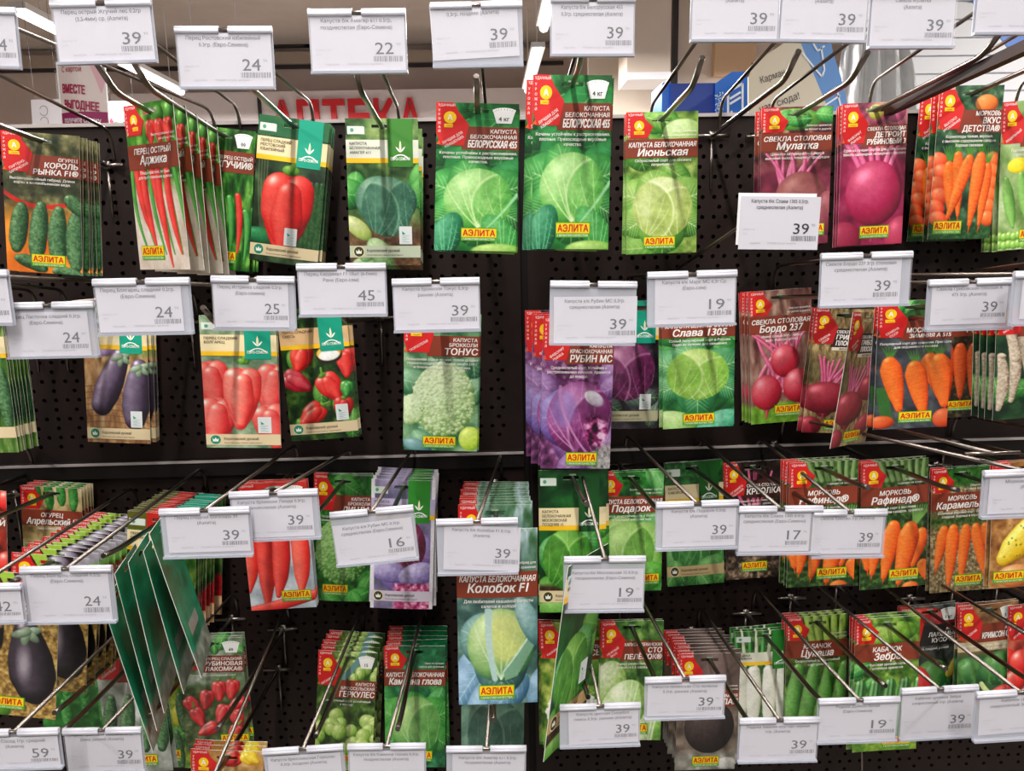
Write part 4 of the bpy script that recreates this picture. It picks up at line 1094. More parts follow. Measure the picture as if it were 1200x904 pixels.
KB = ['КАПУСТА', 'БЕЛОКОЧАННАЯ']
D = {
 'cuc': dict(p=p_cuc, L=aelita, title=['ОГУРЕЦ', 'КОРОЛЬ', 'РЫНКА F1®'], sizes=[3.2, 5.2, 5.2], slogan=['ПАРТЕНО-', 'КАРПИЧЕСКИЙ'], desc=['Высокоурожайный гибрид. Длина', 'корзы в малообъемном виде.']),
 'chilli': dict(p=p_chilli, L=aelita, full=True, title=['ПЕРЕЦ ОСТРЫЙ', 'Аджика'], top=['Высокоурожайный сорт', 'для острых блюд'], desc=['Плоды красные, острые', 'для приготовления аджики'], band=(37, 60), label=(6, 132)),
 'chilligreen': dict(p=p_chilligreen, L=aelita, weight='00', title=['ПЕРЕЦ ОСТРЫЙ', 'ЖГУЧИЙ®']),
 'belor': dict(p=p_belor, L=aelita, weight='4 кг', title=KB + ['БЕЛОРУССКАЯ 455'], slogan=['ЛУЧШАЯ ДЛЯ', 'КВАШЕНИЯ'], desc=['Кочаны устойчивы к растрескиванию,', 'плотные. Превосходные вкусовые', 'качества.'], H=152, label=(24, 128)),
 'june': dict(p=p_june, L=aelita, full=True, title=['КАПУСТА БЕЛОКОЧАННАЯ', 'Июньская'], top=['Сорт с дружным', 'формированием урожая'], desc=['Скороспелый сорт для свежего', 'потребления.'], label=(19, 136)),
 'mulatka': dict(p=p_mulatka, L=aelita, full=True, title=['СВЕКЛА СТОЛОВАЯ', 'Мулатка'], top=['Отлично хранится', 'не болеет в дороге'], desc=['Ценится за прекрасный вкус и', 'высокий выход товарной продукции'], label=(38, 132)),
 'detroit': dict(p=p_detroit, L=aelita, title=['СВЕКЛА СТОЛОВАЯ', 'ДЕТРОЙТ', 'РУБИНОВЫЙ 3'], sizes=[3.3, 5, 5], slogan=['ФАВОРИТ', 'РЫНКА'], desc=['Один из лучших сортов для длительного', 'Мякоть однородная, насыщенного красного']),
 'vkus': dict(p=p_vkus, L=aelita, title=['МОРКОВЬ', 'ВКУС', 'ДЕТСТВА®'], sizes=[4, 5.4, 5.4], slogan=['ВЫСОКО', 'УРОЖАЙНАЯ'], desc=['Корнеплоды тонкие, вкусные,', 'с высоким содержанием сахаров', 'Хороши свежими'], label=(5, 136)),
 'pea': dict(p=p_pea, L=aelita, title=['ГОРОХ', 'ДЕТСКИЙ'], slogan=['ЛУЩИЛЬНЫЙ'], desc=['Горошины сладкие, нежные', 'для детского питания']),
 'tonus': dict(p=p_tonus, L=aelita, title=['КАПУСТА', 'БРОККОЛИ', 'ТОНУС'], slogan=['СКОРОСПЕЛАЯ'], desc=['Повышенная отдача урожая, полное среднее', 'первого соцветия массой около 200 г', 'и боковых соцветий с головки.'], label=(20, 138)),
 'rubin': dict(p=p_rubin, L=aelita, title=['КАПУСТА', 'КРАСНОКОЧАННАЯ', 'РУБИН МС'], slogan=['ФАВОРИТ', 'РЫНКА'], desc=['Среднеспелый сорт. Устойчив к', 'растрескиванию кочанов. Хранится', 'до января.'], label=(28, 138)),
 'slava': dict(p=p_slava, L=aelita, full=True, title=['КАПУСТА БЕЛОКОЧАННАЯ', 'Слава 1305'], desc=['Самый популярный сорт в России.', 'Один из лучших для квашения.'], label=(22, 138)),
 'bordo': dict(p=p_bordo, L=aelita, full=True, title=['СВЕКЛА СТОЛОВАЯ', 'Бордо 237'], top=['Хорошо хранится', 'не цветет в дороге'], desc=['Имеет самый популярный', 'вкус. Фаворит рынка'], label=(30, 134)),
 'grib': dict(p=p_grib, L=aelita, bandcol=(.20, .10, .08), red=(.74, .07, .09), title=['СВЕКЛА СТОЛОВАЯ', 'ГРИБОВСКАЯ', 'ПЛОСКАЯ А 473'], sizes=[3.2, 5, 5], slogan=['СЕМЕНА', 'СССР'], strip='ВКУСОВЫЕ КАЧЕСТВА', label=(26, 138)),
 'mosk': dict(p=p_mosk, L=aelita, title=['МОРКОВЬ', 'МОСКОВСКАЯ', 'ЗИМНЯЯ А 515'], sizes=[3.2, 5, 4], slogan=['СЕМЕНА', 'СССР'], desc=['Популярный сорт для хранения. Пригоден', 'для подзимнего посева']),
 'darkcarrot': dict(p=p_darkcarrot, L=aelita, title=['МОРКОВЬ', 'РУТЕ'], slogan=['ДЛЯ', 'СОКА'], label=(34, 132)),
 'beans': dict(p=p_beans, L=aelita, title=['ФАСОЛЬ', 'РУБИН'], slogan=['ВКУСНАЯ'], label=(40, 132)),
 'aprel': dict(p=p_aprel, L=aelita, full=True, title=['ОГУРЕЦ', 'Апрельский F1'], desc=['Скороспелый гибрид']),
 'eggblack': dict(p=p_eggblack, L=aelita, title=['БАКЛАЖАН', 'ЧЕРНЫЙ®'], sizes=[3.6, 6.4], slogan=['УРОЖАЙНЫЙ'], label=(12, 134)),
 'redlong': dict(p=p_redlong, L=aelita, weight='30', title=['ПЕРЕЦ СЛАДКИЙ', 'БОГАТЫРЬ'], slogan=['КРУПНЫЙ'], label=(38, 132)),
 'linda': dict(p=p_linda, L=aelita, title=['КАПУСТА', 'БРОККОЛИ', 'ЛИНДА'], slogan=['ВИТАМИННАЯ'], desc=['Скороспелый сорт с большой', 'головкой и боковыми побегами'], label=(14, 134)),
 'kolobok': dict(p=p_kolobok, L=aelita, full=True, title=['КАПУСТА БЕЛОКОЧАННАЯ', 'Колобок F1'], top=['Лучший гибрид для', 'длительного хранения'], desc=['Для любителей квашеной капусты', 'салатов и холода'], H=160, band=(38, 61), label=(20, 142)),
 'podarok': dict(p=p_podarok, L=aelita, full=True, title=['КАПУСТА БЕЛОКОЧАННАЯ', 'Подарок'], top=['Один из любимых сортов', 'подходит на засолку'], desc=['Ценится за устойчивость к болезням', 'и хороший внешний вид'], H=146, label=(40, 124)),
 'kreolka': dict(p=p_kreolka, L=aelita, bandcol=(.25, .10, .08), title=['СВЕКЛА СТОЛОВАЯ', 'КРЕОЛКА'], sizes=[3.4, 6.8], slogan=['ДЛЯ ЗИМНЕГО', 'ХРАНЕНИЯ'], desc=['Созревает без потемнения.', 'Мякоть до нового урожая'], label=(22, 132)),
 'raf': dict(p=p_raf, L=aelita, full=True, title=['МОРКОВЬ', 'Рафинад®'], top=['Сладкая, сочная', 'подходит на хранение'], desc=['Сочный сорт с высоким', 'содержанием сахаров, хранится'], H=146, label=(34, 124)),
 'karam': dict(p=p_karam, L=aelita, full=True, title=['МОРКОВЬ', 'Карамелька'], top=['Сладкая и сочная', 'полезна в любом виде'], desc=['Отличный вкусный сорт. Сочная,', 'сладкая. Хороша в нарезке'], H=148, label=(32, 128)),
 'squash': dict(p=p_squash, L=aelita, full=True, title=['КАБАЧОК', 'Дыня'], H=148, label=(4, 128)),
 'sos': dict(p=p_sos, L=aelita, title=['ОГУРЕЦ', 'СОСЕД'], slogan=['СКОРОСПЕЛЫЙ']),
 'cukyellow': dict(p=p_cukyellow, L=aelita, title=['ОГУРЕЦ', 'ЗАСОЛ'], slogan=['ХРУСТЯЩИЙ']),
 'lakomka': dict(p=p_lakomka, L=aelita, weight='60', title=['ПЕРЕЦ СЛАДКИЙ', 'РУБИНОВАЯ', 'ЛАКОМКА®'], sizes=[3.2, 5, 5], slogan=['СЛАДКИЙ'], desc=['Ранний крупноплодный сорт'], label=(44, 134)),
 'pepperlow': dict(p=p_pepperlow, L=aelita, full=True, title=['ПЕРЕЦ СЛАДКИЙ', 'Гирлянда']),
 'gerk': dict(p=p_gerk, L=aelita, weight='15', title=['КАПУСТА', 'БРЮССЕЛЬСКАЯ', 'ГЕРКУЛЕС'], slogan=['ВИТАМИННАЯ'], band=(36, 58), desc=['Среднеспелый сорт, устойчивый', 'к холоду'], H=152),
 'kamen': dict(p=p_kamen, L=aelita, full=True, title=['КАПУСТА БЕЛОКОЧАННАЯ', 'Каменна глова'], top=['Один из лучших', 'сортов для хранения'], H=152),
 'amdim': dict(p=p_amdim, L=aelita, full=True, title=['КАПУСТА БЕЛОКОЧАННАЯ', 'Амагер 611'], H=140, label=(100, 134)),
 'cauli': dict(p=p_cauli, L=aelita, title=['КАПУСТЫ', 'СМЕСЬ'], slogan=['РАННЯЯ'], label=(40, 140)),
 'sto': dict(p=p_sto, L=aelita, title=['КАПУСТА ПЕКИНСКАЯ', 'СТО', 'ПЕЛЁНОК®'], sizes=[3.2, 5.4, 5.4], slogan=['НЕЖНЫЙ', 'ВКУС'], desc=['В меру раннеспелая', 'Хранится 2-3 месяца'], H=146),
 'radish': dict(p=p_radish, L=aelita, band=(48, 66), title=['РЕДЬКА ЗИМНЯЯ', 'КРУГЛАЯ'], slogan=['ЧЕРНАЯ'], top=['Долго хранится. Мякоть нежная,', 'плотность, острота'], H=148, label=(22, 130)),
 'tsuk': dict(p=p_tsuk, L=aelita, full=True, title=['КАБАЧОК', 'Цукеша'], top=['Кустовой тип', 'растения'], desc=['Скороспелый холодостойкий', 'сорт цуккини']),
 'zebra': dict(p=p_zebra, L=aelita, full=True, title=['КАБАЧОК', 'Зебра'], desc=['Высокая урожайность,', 'отличное хранение'], label=(36, 138)),
 'kura': dict(p=p_kura, L=aelita, weight='1 кг', bandcol=(.12, .10, .10), title=['АРБУЗ', 'ЛАКОМЫЙ', 'КУСОЧЕК'], sizes=[3.2, 4.8, 4.8], desc=['Сочный, сладкий, ранний'], band=(24, 50)),
 'krim': dict(p=p_krim, L=aelita, weight='3 кг', title=['АРБУЗ', 'КРИМСОН СВИТ'], slogan=['СЛАДКИЙ'], desc=['Американский сорт. Очень сладкий', 'красивый и сочный']),
 'tom': dict(p=p_tom, L=aelita, title=['ТОМАТ', 'РАННИЙ'], slogan=['КРУПНЫЙ']),
 'bell': dict(p=p_bell, L=euro, title=['ПЕРЕЦ СЛАДКИЙ', 'РОСТОВСКИЙ', 'ЮБИЛЕЙНЫЙ'], by=19, stick=(38, 116)),
 'amager': dict(p=p_amager, L=euro, flag=(.22, .50, .14), header=(.86, .87, .80), title=['КАПУСТА', 'БЕЛОКОЧАННАЯ', 'АМАГЕР 611'], crown=(.25, .24, .12), bandcol=(.76, .80, .70)),
 'egg': dict(p=p_egg, L=euro, title=['БАКЛАЖАН', 'АЛМАЗ'], by=17),
 'pink': dict(p=p_pink, L=euro, title=['ПЕРЕЦ СЛАДКИЙ', 'БОЛГАРЕЦ'], by=16),
 'mix': dict(p=p_mix, L=euro, title=['ПЕРЕЦ СЛАДКИЙ', 'СМЕСЬ'], by=20, header=(.88, .72, .52)),
 'mars': dict(p=p_mars, L=euro, title=['КАПУСТА', 'КРАСНОКОЧАННАЯ', 'МАРС МС'], by=22, bandcol=(.74, .72, .58)),
 'rubinw': dict(p=p_rubinw, L=euro, flag=(.16, .52, .14), header=(.72, .68, .80), title=['КАПУСТА', 'КРАСНОКОЧАННАЯ', 'РУБИН МС'], by=22, crown=(.25, .24, .12), bandcol=(.84, .80, .86), sticker=False),
 'moskov': dict(p=p_moskov, L=euro, flag=(.05, .30, .10), title=['КАПУСТА', 'БЕЛОКОЧАННАЯ', 'МОСКОВСКАЯ', 'ПОЗДНЯЯ 15'], hy=(40, 59), fx=(46, 70, 66), by=24, crown=(.25, .24, .12), sticker=False),
 'lean': dict(p=p_moskov, L=euro, flag=(.05, .30, .10), title=['КАПУСТА', 'МОСКОВСКАЯ'], hy=(10, 24), fx=(46, 70, 34), by=34, crown=(.25, .24, .12), bandcol=(.78, .64, .44), stick=(52, 92)),
 'savoy': dict(p=p_savoy, L=euro, flag=(.06, .38, .10), title=['КАПУСТА', 'САВОЙСКАЯ'], hy=(26, 42), by=24, crown=(.25, .24, .12), bandcol=(.80, .70, .50), sticker=False, H=146),
 'tealstack': dict(p=p_tealstack, L=euro, title=['ПЕРЕЦ СЛАДКИЙ', 'БОЛГАРЕЦ'], by=22, bandcol=(.88, .70, .52), sticker=False),
 'q0': dict(p=p_q0, L=euro, title=['ОГУРЕЦ'], by=30, sticker=False),
 'daikon': dict(p=p_daikon, L=euro, flag=(.12, .50, .14), header=(.84, .84, .76), title=['РЕДЬКА', 'ДАЙКОН'], hy=(32, 46), fx=(48, 74, 58), by=14, sticker=False),
 'teal': dict(p=p_teal, L=plain, lines=[]),
 'cukcrate': dict(p=p_cukcrate, L=plain, lines=[('СЕМ', 30, 26, 6, (.55, .25, .12)), ('ГАЯ', 22, 34, 6, (.10, .28, .12))]),
}
for k, d in D.items():
    d['k'] = k

SLOT = (-11.0, 11.0, 6.0, 10.0)     # hang slot, mm from the centre line / from the top
_design = {}
def design(k):
    """build the sheet and printed layers of one kind of packet once"""
    if k in _design: return _design[k]
    d = D[k]
    H = float(d.get('H', 155))
    C = Canvas(H)
    d['p'](C)
    photo_noise(C, .05, len(_design))
    layers = d['L'](C, d)
    r = random.Random(hash(k) % 1000 if False else sum(map(ord, k)))
    k1, k2, k3 = r.uniform(-1.2, 1.6), r.uniform(-2.0, 2.5), r.uniform(-1.2, 1.2)
    def thick(x, y):
        return .30 + 1.0 * np.sin(np.pi * np.clip(x / SW, 0, 1)) * np.sin(np.pi * np.clip((y - 22) / (H - 26), 0, 1))
    def bend(x, y):
        u, v = (x - SW / 2) / (SW / 2), y / H
        return k1 * u * u + k2 * v * v + k3 * u * v
    def fn(x, y, lift, back=False):
        t = thick(x, y)
        Y = bend(x, y) + (t if back else -t) + (lift if back else -lift)
        return (x - SW / 2) / 1000, Y / 1000, -y / 1000
    nx, ny = C.nx, C.ny
    X, Y = C.X.ravel(), C.Y.ravel()
    fx, fy, fz = fn(X, Y, 0 * X)
    front = np.stack([fx, fy, fz], 1)
    idx = np.arange(nx * ny).reshape(ny, nx)
    q = np.stack([idx[:-1, :-1], idx[1:, :-1], idx[1:, 1:], idx[:-1, 1:]], -1).reshape(-1, 4)
    cx = (C.X[:-1, :-1] + RES / 2 - SW / 2).ravel()
    cy = (C.Y[:-1, :-1] + RES / 2).ravel()
    hole = (cx > SLOT[0]) & (cx < SLOT[1]) & (cy > SLOT[2]) & (cy < SLOT[3])
    hole |= (np.abs(cx) < 4) & (cy > SLOT[2] - 2.2) & (cy < SLOT[2] + .5)
    q = q[~hole]
    # back sheet, coarse but with the same slot
    bx = np.array([0, 12, 20, SW / 2 + SLOT[0], 32, SW / 2, 46, SW / 2 + SLOT[1], 58, 66, SW])
    by = np.array([0, 3.8, SLOT[2], SLOT[3], 20, 40, 60, 80, 100, 120, H - 8, H])
    BX, BY = np.meshgrid(bx, by)
    gx, gy, gz = fn(BX.ravel(), BY.ravel(), 0 * BX.ravel(), True)
    o = len(front)
    bid = np.arange(BX.size).reshape(BX.shape) + o
    bq = np.stack([bid[:-1, :-1], bid[:-1, 1:], bid[1:, 1:], bid[1:, :-1]], -1).reshape(-1, 4)
    bcx = ((BX[:-1, :-1] + BX[1:, 1:]) / 2 - SW / 2).ravel(); bcy = ((BY[:-1, :-1] + BY[1:, 1:]) / 2).ravel()
    bq = bq[~((bcx > SLOT[0]) & (bcx < SLOT[1]) & (bcy > SLOT[2]) & (bcy < SLOT[3]))]
    # paper rim
    ring = np.concatenate([idx[0, :], idx[1:, -1], idx[-1, -2::-1], idx[-2:0:-1, 0]])
    ro = o + BX.size
    rx, ry_, rz = fn(X[ring], Y[ring], 0 * X[ring])
    bx2, by2, bz2 = fn(X[ring], Y[ring], 0 * X[ring], True)
    n = len(ring)
    rim_v = np.concatenate([np.stack([rx, ry_, rz], 1), np.stack([bx2, by2, bz2], 1)])
    a = np.arange(n); b = (a + 1) % n
    rq = np.stack([ro + a, ro + b, ro + n + b, ro + n + a], 1)
    V = np.concatenate([front, np.stack([gx, gy, gz], 1), rim_v])
    Q = np.concatenate([q, bq, rq])
    Ccol = np.ones((len(V), 4))
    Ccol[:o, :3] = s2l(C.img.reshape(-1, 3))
    Ccol[o:ro, :3] = s2l(np.array(d.get('back', (.62, .70, .58))))
    Ccol[ro:, :3] = s2l(np.array((.86, .85, .82)))
    me = bpy.data.meshes.new('pouch')
    me.vertices.add(len(V)); me.vertices.foreach_set('co', V.ravel())
    me.loops.add(Q.size); me.loops.foreach_set('vertex_index', Q.ravel().astype(np.int32))
    me.polygons.add(len(Q))
    me.polygons.foreach_set('loop_start', (np.arange(len(Q)) * 4).astype(np.int32))
    me.update(calc_edges=True)
    sm = np.ones(len(Q), bool); sm[len(q) + len(bq):] = False
    me.polygons.foreach_set('use_smooth', sm)
    ca = me.color_attributes.new('Col', 'FLOAT_COLOR', 'POINT')
    ca.data.foreach_set('color', Ccol.ravel())
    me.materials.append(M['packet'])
    parts = [('pouch', me)]
    for nm, F in layers:
        if F.v: parts.append((nm, F.build(nm, fn, M['ink'], None, True)))
    _design[k] = (parts, H)
    return _design[k]

def put_packet(k, mw, label, group):
    parts, H = design(k)
    t = empty('seed_packet', mw=mw)
    tag(t, label, 'seed packet', group)
    for nm, me in parts:
        o = bpy.data.objects.new(nm, me)
        COL.objects.link(o)
        o.parent = t
    return t
# ------------------------------------------------------------------ the setting: shop shell
def slab(name, x0, x1, y0, y1, z0, z1, m):
    b = MB(); b.box(x0, x1, y0, y1, z0, z1)
    return tag(b.build(name, m), kind='structure')

M['floor'] = noise_mat('pale_floor_tile', (.44, .42, .40), (.50, .48, .45), 3, .4)
M['ceil'] = noise_mat('dim_ceiling', (.60, .56, .53), (.64, .60, .57), 2, .8)
M['wall'] = noise_mat('taupe_wall_paint', (.72, .655, .62), (.76, .69, .655), 2, .7)
M['cream'] = noise_mat('cream_wall_paint', (.80, .74, .68), (.83, .77, .71), 2, .6)
M['beige'] = mat('beige_trim', (.62, .56, .50), .6)
M['white'] = mat('white_paint', (.90, .90, .92), .5)
M['fascia'] = mat('pale_fascia', (.84, .80, .80), .5)
M['dark'] = mat('dark_metal', (.16, .14, .14), .5)
M['red'] = mat('red_sign_letter', (.80, .10, .14), .4)
M['blue'] = mat('deep_blue_board', (.05, .22, .58), .4)
M['blue2'] = mat('mid_blue_board', (.14, .42, .80), .4)
M['tube'] = mat('lit_tube', (1, 1, 1), .4, emit=(1, .99, .96), estr=5.0)
M['tile'] = mat('orange_beige_tile', (.80, .66, .52), .5)

WALL_Y = 8.2
slab('floor', -7.2, 8.2, -6, WALL_Y + .1, -.05, 0, M['floor'])
slab('ceiling', -7.2, 8.2, -6, WALL_Y + .1, CEIL_Z, CEIL_Z + .08, M['ceil'])
slab('wall_back', -7.2, 8.2, WALL_Y, WALL_Y + .1, 0, CEIL_Z, M['wall'])
slab('wall_left', -7.2, -7.1, -6, WALL_Y, 0, CEIL_Z, M['wall'])
slab('wall_right', 8.1, 8.2, -6, WALL_Y, 0, CEIL_Z, M['cream'])

def zy(py, Y, px=420): return at(px, py, Y).z
def xx(px, Y, py=80): return at(px, py, Y).x
n = 0
for pa, pb in ((20, 33), (62, 76)):
    n += 1
    slab('trim_%d' % n, xx(-200, WALL_Y), xx(660, WALL_Y), WALL_Y - .10, WALL_Y, zy(pb, WALL_Y), zy(pa, WALL_Y), M['beige'])
    slab('trim_%d' % (n + 2), xx(-200, WALL_Y), xx(660, WALL_Y), WALL_Y - .05, WALL_Y, zy(pb + 4, WALL_Y), zy(pb, WALL_Y), M['dark'])

# cream wall piece, hanging box and dark slot behind the price tags
slab('partition', xx(690, 6.2), xx(905, 6.2), 6.2, 6.3, 0, CEIL_Z, M['cream'])
slab('pillar', xx(735, 5.4, 40), xx(786, 5.4, 40), 5.4, 5.8, zy(92, 5.4, 760), CEIL_Z, M['cream'])
slab('trim_5', xx(735, 5.4, 90), xx(786, 5.4, 90), 5.38, 5.8, zy(92, 5.4, 760) - .01, zy(85, 5.4, 760), M['white'])
slab('trim_6', xx(788, 6.15), xx(794, 6.15), 6.14, 6.2, zy(150, 6.15, 790), CEIL_Z, M['dark'])
slab('trim_7', xx(838, 6.1), xx(886, 6.1), 6.12, 6.2, zy(88, 6.1, 860), zy(46, 6.1, 860), M['tile'])

def cap_text(name, body, m, p0, width, height, depth, parent, rot=0.0, bold=.03, yaw=0):
    c = bpy.data.curves.new('t', 'FONT'); c.body = body; c.resolution_u = 3; c.offset = bold; c.extrude = .5
    o = bpy.data.objects.new('t', c); COL.objects.link(o)
    me = bpy.data.meshes.new_from_object(o)
    bpy.data.objects.remove(o); bpy.data.curves.remove(c)
    me.name = name
    co = np.zeros(len(me.vertices) * 3); me.vertices.foreach_get('co', co); co = co.reshape(-1, 3)
    co[:, 0] -= co[:, 0].min(); co[:, 0] *= width / co[:, 0].max(); co[:, 1] *= height / .729; co[:, 2] *= depth
    cr, sr = math.cos(math.radians(rot)), math.sin(math.radians(rot))
    u = co[:, 0] * cr - co[:, 1] * sr; v = co[:, 0] * sr + co[:, 1] * cr
    co2 = np.stack([p0[0] + u, p0[1] - co[:, 2], p0[2] + v], 1)
    me.vertices.foreach_set('co', co2.ravel()); me.update()
    me.materials.clear(); me.materials.append(m)
    return link(bpy.data.objects.new(name, me), parent)

# pharmacy sign
FY = 7.9
t = empty('pharmacy_sign', at(410, 130, FY)); tag(t, 'long pale pharmacy fascia sign with big red capital letters behind the rack', 'sign')
def sub(o, parent):
    o.parent = parent; o.matrix_parent_inverse = parent.matrix_world.inverted(); return o
bpy.context.view_layer.update()
def kids(root, objs):
    bpy.context.view_layer.update()
    for o in objs:
        o.parent = root; o.matrix_parent_inverse = root.matrix_world.inverted()
b = MB(); b.box(xx(126, FY), xx(680, FY), FY, WALL_Y + .005, at(400, 172, FY).z, at(400, 106, FY).z)
P = [b.build('sign_panel', M['fascia'])]
zb = at(400, 156, FY).z; zt = at(400, 118, FY).z
xs0, xs1 = at(319, 135, FY).x, at(498, 135, FY).x
adv = (xs1 - xs0) / 6
for k, ch in enumerate('АПТЕКА'):
    P.append(cap_text('sign_letter', ch, M['red'], (xs0 + adv * k, FY - .02, zb), adv * .86, zt - zb, .04, None))
b = MB(); b.box(xx(299, FY), xx(303, FY), FY - .02, FY, at(300, 172, FY).z, at(300, 106, FY).z); P.append(b.build('panel_joint', M['dark']))
kids(t, P)

# louvred vent
VY = WALL_Y - .12
t = empty('vent_grille', at(328, 25, VY)); tag(t, 'dark louvred vent grille high on the wall between price tags', 'vent')
P = []
b = MB(); x0, x1, z0, z1 = xx(292, VY, 25), xx(360, VY, 25), at(328, 54, VY).z, at(328, -8, VY).z
b.box(x0, x0 + .05, VY, VY + .1, z0, z1); b.box(x1 - .05, x1, VY, VY + .1, z0, z1); b.box(x0, x1, VY, VY + .1, z0, z0 + .05); b.box(x0, x1, VY, VY + .1, z1 - .05, z1); b.box(x0, x1, VY + .08, VY + .1, z0, z1)
P.append(b.build('frame', M['dark']))
b = MB()
for k in range(9):
    z = z0 + .07 + (z1 - z0 - .14) * k / 8
    b.quadbox([(x0 + .05, VY + .01, z), (x1 - .05, VY + .01, z), (x1 - .05, VY + .06, z + .04), (x0 + .05, VY + .06, z + .04)], (0, .01, .006))
P.append(b.build('louvres', M['dark'])); kids(t, P)

# hanging promotion poster
def flat_sign(name, Y, quad, col, items, label, cat, partname='poster_sheet', thick=.006, bow=0.0):
    """quad: photo corners TL TR BR BL; items drawn in 0..100 sheet units"""
    a, b_, c_, d_ = [at(*q, Y) for q in quad]
    F = Flat(); F.rect(0, 0, 100, 100, col, 0, 12, 4)
    items(F)
    def fn(x, y, l):
        u, v = x / 100, y / 100
        p = [(a[i] * (1 - u) + b_[i] * u) * (1 - v) + (d_[i] * (1 - u) + c_[i] * u) * v for i in (0, 2)]
        return p[0], Y - l * .004 - bow * np.sin(np.pi * np.clip(u, 0, 1)), p[1]
    root = empty(name, tuple((a + b_ + c_ + d_) / 4)); tag(root, label, cat)
    o = F.build(partname, fn, M['ink'])
    bk = MB(); bk.quadbox([(p.x, Y + .003, p.z) for p in (a, b_, c_, d_)], (0, thick, 0))
    cords = []
    for p in (a + (b_ - a) * .12, a + (b_ - a) * .88):
        cb = MB(); cb.tube([(p.x, Y + .004, p.z), (p.x, Y + .004, CEIL_Z)], .001, 6); cords.append(cb.build('hanging_cord', M['dark']))
    kids(root, [o, bk.build('backing_board', M['white'])] + cords)
    return root

def poster(F):
    F.rect(-3, -2, 0, 102, (.96, .96, .97), .1, 1, 4); F.rect(100, -2, 102, 102, (.96, .96, .97), .1, 1, 4)
    F.rect(0, 70, 100, 100, (.60, .10, .36), .4, 12); F.text('С картой', 12, 14, 8, (.66, .12, .30), 'L', .01)
    F.poly([(72, 0), (100, 0), (100, 26), (92, 44), (82, 20)], (.90, .70, .74), .3)
    F.text('ВМЕСТЕ', 10, 42, 12, (.66, .08, .30), 'L', .05, 0, -4, wfix=52, lift=.8); F.text('ВЫГОДНЕЕ', 12, 64, 12, (.66, .08, .30), 'L', .05, 0, -4, wfix=74, lift=.8)
    F.text('получите скидку', 8, 84, 8, (.97, .92, .95), 'L', .02, 0, -2, wfix=80, lift=.8)
flat_sign('promotion_poster', 2.2, [(67, 74), (122, 74), (128, 156), (75, 158)], (.91, .85, .84), poster, 'curved cream promotion poster with crimson lettering hanging behind the rack', 'poster', bow=.03)
def doodle(F):
    for k in range(3): F.arc(40, 30 + k * 30, 14, 200, 520, 1.5, (.4, .38, .4), .4, 10)
flat_sign('paper_notice', 4.2, [(36, 117), (72, 116), (75, 160), (39, 161)], (.86, .84, .86), doodle, 'plain pale notice board beside the curved promotion poster', 'notice')
def entry(F):
    F.text('эда', 20, 96, 44, (.20, .28, .26), 'L', .03, wfix=70)
    F.poly([(4, 60), (14, 50), (22, 62), (14, 70)], (.80, .1, .2), .5)
flat_sign('shop_sign', 5.2, [(124, 119), (160, 118), (164, 156), (127, 157)], (.86, .84, .84), entry, 'small pale sign with dark letters, half hidden by chilli packets', 'sign')

# blue stand and cream direction sign
BY = 3.4
t = empty('blue_stand', at(830, 130, BY)); tag(t, 'deep blue cardboard stand with white line drawing behind the pegboard', 'stand')
b = MB(); a0, a1 = at(786, 98, BY), at(838, 160, BY); b.box(a0.x, a1.x, BY, BY + .3, 0, a0.z); P = [b.build('front_board', M['blue'])]
a0, a1 = at(777, 96, BY), at(786, 160, BY); b = MB(); b.box(a0.x, a1.x - .001, BY + .02, BY + .3, a1.z - .2, a0.z); P.append(b.build('side_board', M['blue2']))
q = [at(838, 98, BY - .02), at(858, 84, BY - .02), at(876, 84, BY - .02), at(876, 164, BY - .02), at(838, 164, BY - .02)]
F = Flat(); F.poly([(p.x, -p.z) for p in q], (.13, .42, .80), 0)
def ln(F, p, q, wd, col, Y):
    a, c = at(*p, Y), at(*q, Y); d = Vector((c.x - a.x, c.z - a.z)).normalized() * wd; nn = Vector((-d.y, d.x))
    F.poly([(a.x + nn.x, -(a.z + nn.y)), (c.x + nn.x, -(c.z + nn.y)), (c.x - nn.x, -(c.z - nn.y)), (a.x - nn.x, -(a.z - nn.y))], col, 1.0)
for p, q_ in (((853, 108), (870, 98)), ((870, 98), (870, 145)), ((853, 108), (853, 145)), ((855, 116), (868, 108)), ((855, 122), (868, 114)), ((857, 130), (857, 145))): ln(F, p, q_, .006, (.92, .95, .98), BY - .02)
for k in range(60):
    r_ = random.Random(k); p = at(838 + r_.random() * 9, 108 + r_.random() * 36, BY - .02); F.disc(p.x, -p.z, .004, (.80, .88, .95), 1.0, 6)
P.append(F.build('drawn_panel', lambda x, y, l: (x, BY - .02 - l * .003, -y), M['ink'])); kids(t, P)

SY = 2.7
t = empty('direction_sign', at(930, 100, SY)); tag(t, 'cream direction sign with handwriting and a slanted blue drawn stripe', 'sign')
F = Flat()
F.poly([(p.x, -p.z) for p in [at(*q, SY) for q in ((877, 90), (884, 74), (934, 40), (984, 160), (877, 160))]], (.88, .84, .76), 0)
F.poly([(p.x, -p.z) for p in [at(*q, SY) for q in ((934, 40), (970, 28), (976, 60), (986, 92), (1002, 160), (984, 160))]], (.40, .60, .86), 0)
F.poly([(p.x, -p.z) for p in [at(*q, SY) for q in ((874, 92), (881, 73), (884, 74), (877, 90))]], (.35, .30, .26), .2)
for a_, b_ in (((940, 62), (956, 82)), ((956, 82), (963, 90)), ((963, 90), (966, 82)), ((966, 82), (962, 55)), ((952, 50), (958, 60)), ((958, 60), (966, 54)), ((966, 112), (980, 102)), ((964, 118), (982, 106)), ((966, 124), (984, 112)), ((980, 102), (986, 130))): ln(F, a_, b_, .004, (.95, .97, 1), SY)
